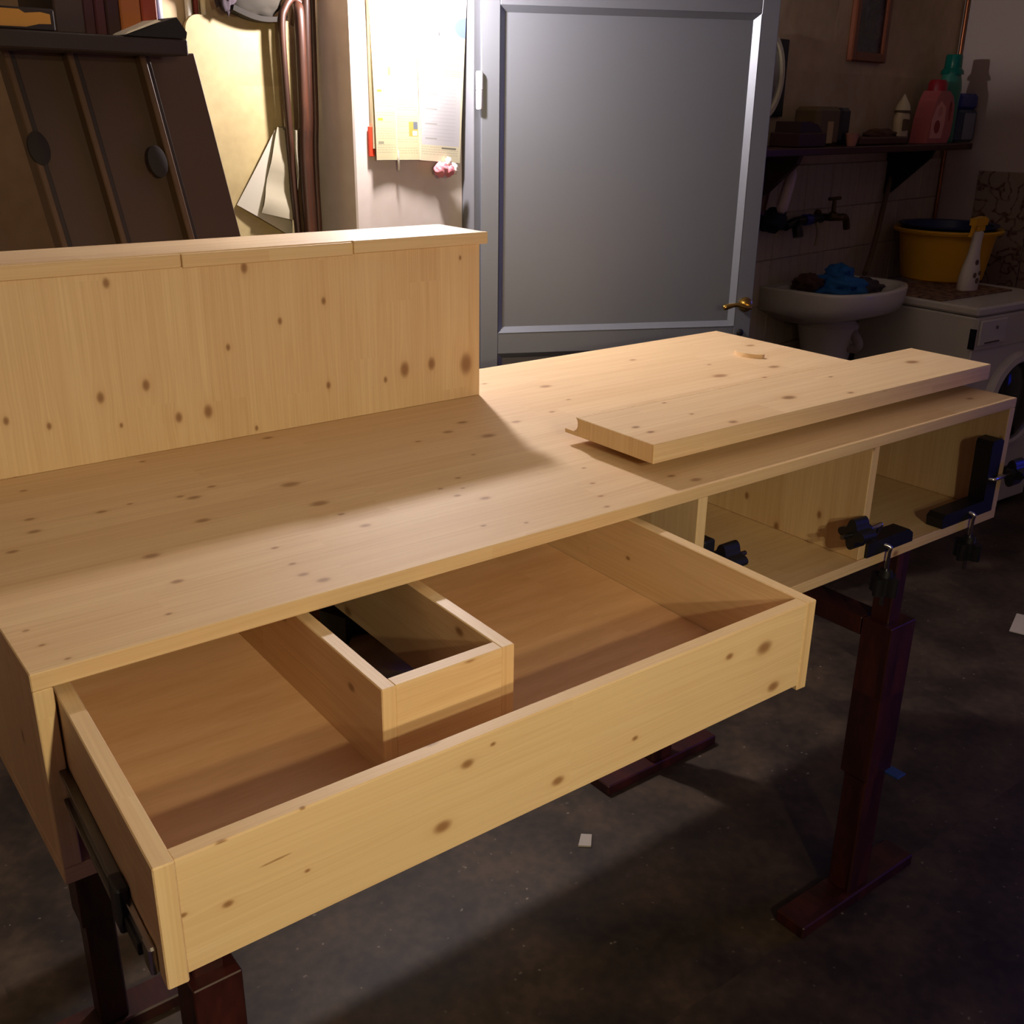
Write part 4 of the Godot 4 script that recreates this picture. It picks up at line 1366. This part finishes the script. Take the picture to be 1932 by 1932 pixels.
	hole.transform = Transform3D(Basis(Vector3.RIGHT, PI / 2) * Basis.from_scale(Vector3(1, 1, 3.0)), Vector3(0.078, 0.125, -0.0375))
	hole.material = pink
	csg.add_child(hole, true)
	st = mb()
	lathe(st, [Vector2(0, 0.205), Vector2(0.040, 0.205), Vector2(0.038, 0.235), Vector2(0.03, 0.248), Vector2(0, 0.25)], 20, at(0.005, 0, 0))
	obj("cap", st, plain(Color8(150, 22, 34), 0.4), t)
	st = mb()
	prism(st, PackedVector2Array([Vector2(-0.085, 0.02), Vector2(0.02, 0.02), Vector2(0.035, 0.08), Vector2(0.03, 0.14), Vector2(-0.02, 0.165), Vector2(-0.06, 0.14), Vector2(-0.085, 0.09)]), 0.0376, 0.0392)
	var lb := obj("front_label", st, plain(Color8(226, 158, 146), 0.5), t)
	st = mb()
	lathe(st, [Vector2(0, 0.0), Vector2(0.026, 0.0), Vector2(0.026, 0.0012), Vector2(0, 0.0012)], 18, Transform3D(Basis(Vector3.RIGHT, PI / 2), Vector3(-0.035, 0.065, 0.0392)))
	obj("red_dot", st, plain(Color8(150, 44, 44), 0.5), lb)
	st = mb()
	lathe(st, [Vector2(0, 0.0), Vector2(0.02, 0.0), Vector2(0.02, 0.0012), Vector2(0, 0.0012)], 18, Transform3D(Basis(Vector3.RIGHT, PI / 2), Vector3(-0.02, 0.125, 0.0392)))
	obj("pale_dot", st, plain(Color8(206, 130, 120), 0.5), lb)
	# teal bottle
	t = thing("teal_bottle", "tall teal bottle with a shiny green cap, right of the pink jug", "bottle", rm(2.683, y, 0.115))
	st = mb()
	lathe(st, [Vector2(0, 0), Vector2(0.05, 0), Vector2(0.055, 0.008), Vector2(0.055, 0.17), Vector2(0.06, 0.215), Vector2(0.055, 0.245), Vector2(0.046, 0.275), Vector2(0, 0.276)], 28, Transform3D.IDENTITY, Vector2(1, 0.75))
	obj("bottle_body", st, plain(Color8(52, 128, 106), 0.35), t)
	st = mb()
	lathe(st, [Vector2(0, 0.274), Vector2(0.048, 0.272), Vector2(0.046, 0.286), Vector2(0.036, 0.298), Vector2(0.034, 0.345), Vector2(0.031, 0.35), Vector2(0, 0.35)], 28)
	obj("cap", st, plain(Color8(0, 96, 82), 0.12), t)
	# blue and white refill pack
	t = thing("blue_pack", "blue and white plastic pack at the right end of the shelf, behind the teal bottle", "pack", rm(2.85, y, 0.10))
	st = mb()
	slab(st, Vector3(-0.105, 0, -0.05), Vector3(0.085, 0.135, 0.05), 0.012)
	obj("pack_body", st, plain(Color8(44, 58, 84), 0.4), t)
	st = mb()
	slab(st, Vector3(-0.102, 0.1355, -0.045), Vector3(0.082, 0.2, 0.045), 0.012)
	obj("pack_top", st, plain(Color8(22, 44, 132), 0.4), t)
	st = mb()
	slab(st, Vector3(-0.055, 0.012, 0.0502), Vector3(0.06, 0.12, 0.052), 0.001)
	obj("pale_label", st, plain(Color8(128, 132, 146), 0.5), t)

func basin_sink() -> void:
	var t := thing("sink", "white ceramic wall sink with a curved front, between door and washing machine", "sink", rm(1.785, 0.935, 0.0105))
	var st := mb()
	# outer and inner walls from half outlines at several heights
	var outer := []
	var hs := [[0.0, 1.0], [-0.010, 1.01], [-0.05, 1.0], [-0.088, 0.96], [-0.118, 0.74], [-0.145, 0.45]]
	for h in hs:
		outer.append(sink_ring(0.285 * (1.0 if h[0] > -0.09 else lerpf(0.94, 0.55, (-h[0] - 0.09) / 0.055)), 0.40 * h[1], h[0], 0.0))
	var inner := [sink_ring(0.262, 0.375, 0.0, 0.055), sink_ring(0.25, 0.36, -0.012, 0.065), sink_ring(0.20, 0.31, -0.09, 0.09), sink_ring(0.1, 0.22, -0.115, 0.12)]
	var rings := outer.duplicate()
	rings.reverse()
	rings.append_array(inner)
	st.set_smooth_group(1)
	for i in rings.size() - 1:
		var n: int = rings[i].size()
		for k in n:
			var a: Vector3 = rings[i][k]
			var b: Vector3 = rings[i + 1][k]
			var c: Vector3 = rings[i + 1][(k + 1) % n]
			var d: Vector3 = rings[i][(k + 1) % n]
			var mid := Vector3(0, 0, 0.19)
			var nn := (a + b + c + d) * 0.25 - mid
			nn.y = 0
			if i >= outer.size():
				nn = -nn + Vector3(0, 0.15, 0)
			elif i == outer.size() - 1:
				nn = Vector3.UP
			elif i < 2:
				nn += Vector3(0, -0.5, 0)
			tri(st, a, b, c, nn)
			tri(st, a, c, d, nn)
	for e in [[0, Vector3.DOWN], [rings.size() - 1, Vector3.UP]]:
		var r: Array = rings[e[0]]
		for k in range(1, r.size() - 1):
			tri(st, r[0], r[k], r[k + 1], e[1])
	obj("basin", st, M.ceramic, t)
	st = mb()
	lathe(st, [Vector2(0.0, -0.93), Vector2(0.11, -0.93), Vector2(0.105, -0.88), Vector2(0.085, -0.6), Vector2(0.09, -0.3), Vector2(0.12, -0.16), Vector2(0.1, -0.135), Vector2(0, -0.135)], 28, at(0.0, 0, 0.15))
	obj("pedestal", st, M.ceramic, t)
	st = mb()
	tube(st, smooth_path([Vector3(0.0, -0.13, 0.19), Vector3(0.0, -0.2, 0.28), Vector3(0.0, -0.24, 0.27), Vector3(0.0, -0.22, 0.15)]), [0.018], 12)
	obj("drain_trap", st, plain(Color8(170, 160, 150), 0.4), t)
	# what lies in it
	var s := thing("sponge", "dark brown sponge on the left rim of the sink", "sponge", rm(1.66, 0.925, 0.12))
	st = mb()
	lump(st, Vector3(0, 0.02, 0), Vector3(0.075, 0.032, 0.05), 71, 0.5)
	obj("sponge_body", st, plain(Color8(74, 46, 28), 0.9), s)
	s = thing("blue_cloth", "bright blue crumpled cloth lying in the middle of the sink", "cloth", rm(1.80, 0.90, 0.17))
	st = mb()
	lump(st, Vector3(0.0, 0.02, 0.0), Vector3(0.12, 0.045, 0.1), 73, 0.5, 30, 18)
	lump(st, Vector3(0.045, 0.065, -0.02), Vector3(0.062, 0.038, 0.05), 75, 0.5, 24, 16)
	obj("fabric", st, plain(Color8(26, 96, 156), 0.8), s)
	s = thing("grey_cloth", "dark wet grey cloth at the right side of the sink", "cloth", rm(1.955, 0.885, 0.20))
	st = mb()
	lump(st, Vector3(0, 0.022, 0), Vector3(0.07, 0.035, 0.08), 77, 0.5)
	obj("fabric", st, plain(Color8(66, 54, 58), 0.5), s)

func sink_ring(hw: float, depth: float, y: float, back: float) -> Array:
	var p := []
	p.append(Vector3(-hw, y, back))
	for k in 21:
		var a := PI - PI * k / 20.0
		var side := depth * 0.58
		p.append(Vector3(cos(a) * hw, y, maxf(back, side) + (depth - maxf(back, side)) * pow(maxf(sin(a), 0.0), 0.8)))
	p.append(Vector3(hw, y, back))
	return p

func washer() -> void:
	# top front left corner in room axes: 1.989, 0.88, 0.659
	var base := room * Transform3D(Basis(Vector3.UP, deg_to_rad(-10.0)), Vector3(1.989, 0, 0.659))
	var t := thing("washing_machine", "old white front-loading washing machine in the corner beside the sink", "washing machine", base)
	var st := mb()
	slab(st, Vector3(0, 0.02, -0.53), Vector3(0.6, 0.842, -0.004), 0.006)
	obj("cabinet", st, M.enamel, t)
	st = mb()
	slab(st, Vector3(-0.003, 0.846, -0.535), Vector3(0.603, 0.88, 0.002), 0.008)
	obj("worktop", st, M.enamel, t)
	st = mb()
	slab(st, Vector3(0.002, 0.715, -0.004), Vector3(0.598, 0.84, 0.004), 0.004)
	obj("control_panel", st, plain(Color8(206, 198, 180), 0.35), t)
	st = mb()
	slab(st, Vector3(0.014, 0.735, 0.003), Vector3(0.19, 0.832, 0.014), 0.005)
	var dr := obj("soap_drawer", st, M.enamel, t)
	st = mb()
	slab(st, Vector3(0.05, 0.742, 0.0135), Vector3(0.15, 0.748, 0.0165), 0.001)
	obj("pull_recess", st, plain(Color8(70, 56, 44), 0.5), dr)
	st = mb()
	slab(st, Vector3(-0.0015, 0.722, -0.022), Vector3(0.004, 0.800, 0.0045), 0.001)
	obj("side_slot", st, M.black_matte, t)
	for k in 2:
		st = mb()
		lathe(st, [Vector2(0, 0), Vector2(0.02, 0), Vector2(0.018, 0.018), Vector2(0, 0.02)], 20, Transform3D(Basis(Vector3.RIGHT, PI / 2), Vector3(0.12 + 0.3 * k, 0.80 - 0.02 * k, 0.0125 if k == 0 else 0.004)) * Transform3D(Basis.from_scale(Vector3(0.35, 0.3, 0.35) if k == 0 else Vector3.ONE), Vector3.ZERO))
		obj("knob", st, plain(Color8(120, 106, 92), 0.4), t)
	var c := Transform3D(Basis(Vector3.RIGHT, PI / 2), Vector3(0.345, 0.475, 0.0))
	st = mb()
	lathe(st, [Vector2(0.206, -0.004), Vector2(0.206, 0.008), Vector2(0.196, 0.026), Vector2(0.172, 0.03), Vector2(0.162, 0.022), Vector2(0.160, -0.004)], 48, c)
	var ringo := obj("porthole_ring", st, plain(Color8(214, 206, 192), 0.25), t)
	st = mb()
	lathe(st, [Vector2(0.163, 0.0), Vector2(0.163, 0.012), Vector2(0.14, 0.03), Vector2(0.08, 0.042), Vector2(0, 0.045)], 48, c)
	obj("porthole_glass", st, M.glass_dark, ringo)
	st = mb()
	lathe(st, [Vector2(0, 0.0), Vector2(0.009, 0.0), Vector2(0.009, 0.003), Vector2(0, 0.004)], 14, Transform3D(Basis(Vector3.RIGHT, PI / 2), Vector3(0.345 - 0.178, 0.475 + 0.055, 0.03)))
	obj("rivet", st, M.chrome, ringo)
	st = mb()
	slab(st, Vector3(0.20, 0.440, 0.03), Vector3(0.29, 0.453, 0.046), 0.004)
	obj("door_catch", st, M.chrome, ringo)
	# patterned mat, basins and spray bottle on top
	var im := blotchy(128, Color8(62, 34, 24), Color8(176, 138, 104), 0.05, 401)
	var mt := thing("mat", "brown patterned mat on top of the washing machine", "mat", base * at(0, 0.8805, 0))
	st = mb()
	slab(st, Vector3(0.004, 0.0, -0.5), Vector3(0.5, 0.006, -0.165), 0.002)
	obj("mat_sheet", st, tri_noise(plain(Color.WHITE, 0.8), im, 0.25), mt)
	var inv := base.affine_inverse() * room
	var p := inv * Vector3(2.585, 0.887, 0.245)
	p = Vector3(p.x, 0.8868, p.z)
	var b := thing("yellow_basin", "yellow plastic washbasin standing on the washing machine", "basin", base * at(p.x, p.y, p.z))
	var yel := plain(Color8(226, 166, 32), 0.4)
	st = mb()
	lathe(st, [Vector2(0, 0), Vector2(0.158, 0), Vector2(0.168, 0.008), Vector2(0.198, 0.195), Vector2(0.222, 0.2), Vector2(0.226, 0.21), Vector2(0.220, 0.217), Vector2(0.196, 0.212), Vector2(0.163, 0.012), Vector2(0, 0.006)], 48)
	obj("basin_body", st, yel, b)
	b = thing("blue_basin", "dark blue plastic basin nested inside the yellow washbasin", "basin", base * at(p.x, p.y + 0.04, p.z))
	st = mb()
	lathe(st, [Vector2(0, 0), Vector2(0.14, 0), Vector2(0.15, 0.008), Vector2(0.184, 0.178), Vector2(0.203, 0.186), Vector2(0.205, 0.194), Vector2(0.182, 0.190), Vector2(0.146, 0.012), Vector2(0, 0.006)], 48)
	obj("basin_body", st, plain(Color8(34, 44, 86), 0.35), b)
	var q := inv * Vector3(2.363, 0.88, 0.453)
	b = thing("spray_bottle", "white spray bottle with a yellow trigger head in front of the yellow basin", "bottle", base * at(q.x, 0.8805, q.z, 0.0))
	st = mb()
	lathe(st, [Vector2(0, 0), Vector2(0.050, 0), Vector2(0.054, 0.008), Vector2(0.054, 0.05), Vector2(0.044, 0.1), Vector2(0.030, 0.15), Vector2(0.026, 0.2), Vector2(0.029, 0.235), Vector2(0.016, 0.243), Vector2(0, 0.244)], 28, Transform3D(Basis(Vector3.FORWARD, deg_to_rad(4.0)), Vector3.ZERO), Vector2(1.0, 0.65))
	obj("bottle_body", st, plain(Color8(224, 214, 194), 0.4), b)
	st = mb()
	slab(st, Vector3(-0.012, 0.238, -0.014), Vector3(0.042, 0.264, 0.014), 0.004)
	prism(st, PackedVector2Array([Vector2(-0.034, 0.262), Vector2(-0.03, 0.288), Vector2(0.03, 0.296), Vector2(0.052, 0.285), Vector2(0.05, 0.262)]), -0.015, 0.015)
	prism(st, PackedVector2Array([Vector2(-0.028, 0.263), Vector2(-0.016, 0.263), Vector2(-0.024, 0.235), Vector2(-0.036, 0.215), Vector2(-0.042, 0.219), Vector2(-0.032, 0.24)]), -0.007, 0.007)
	obj("trigger_head", st, yel, b)
	for d in [[0.0, 0.118, 0.011], [-0.014, 0.068, 0.011], [0.006, 0.045, 0.012], [0.018, 0.075, 0.009]]:
		st = mb()
		lathe(st, [Vector2(0, 0), Vector2(d[2], 0), Vector2(d[2], 0.0015), Vector2(0, 0.0015)], 14, Transform3D(Basis(Vector3.RIGHT, PI / 2), Vector3(d[0], d[1], 0.034 if d[1] < 0.1 else 0.026)))
		obj("printed_dot", st, plain(Color8(110, 84, 60), 0.6), b)
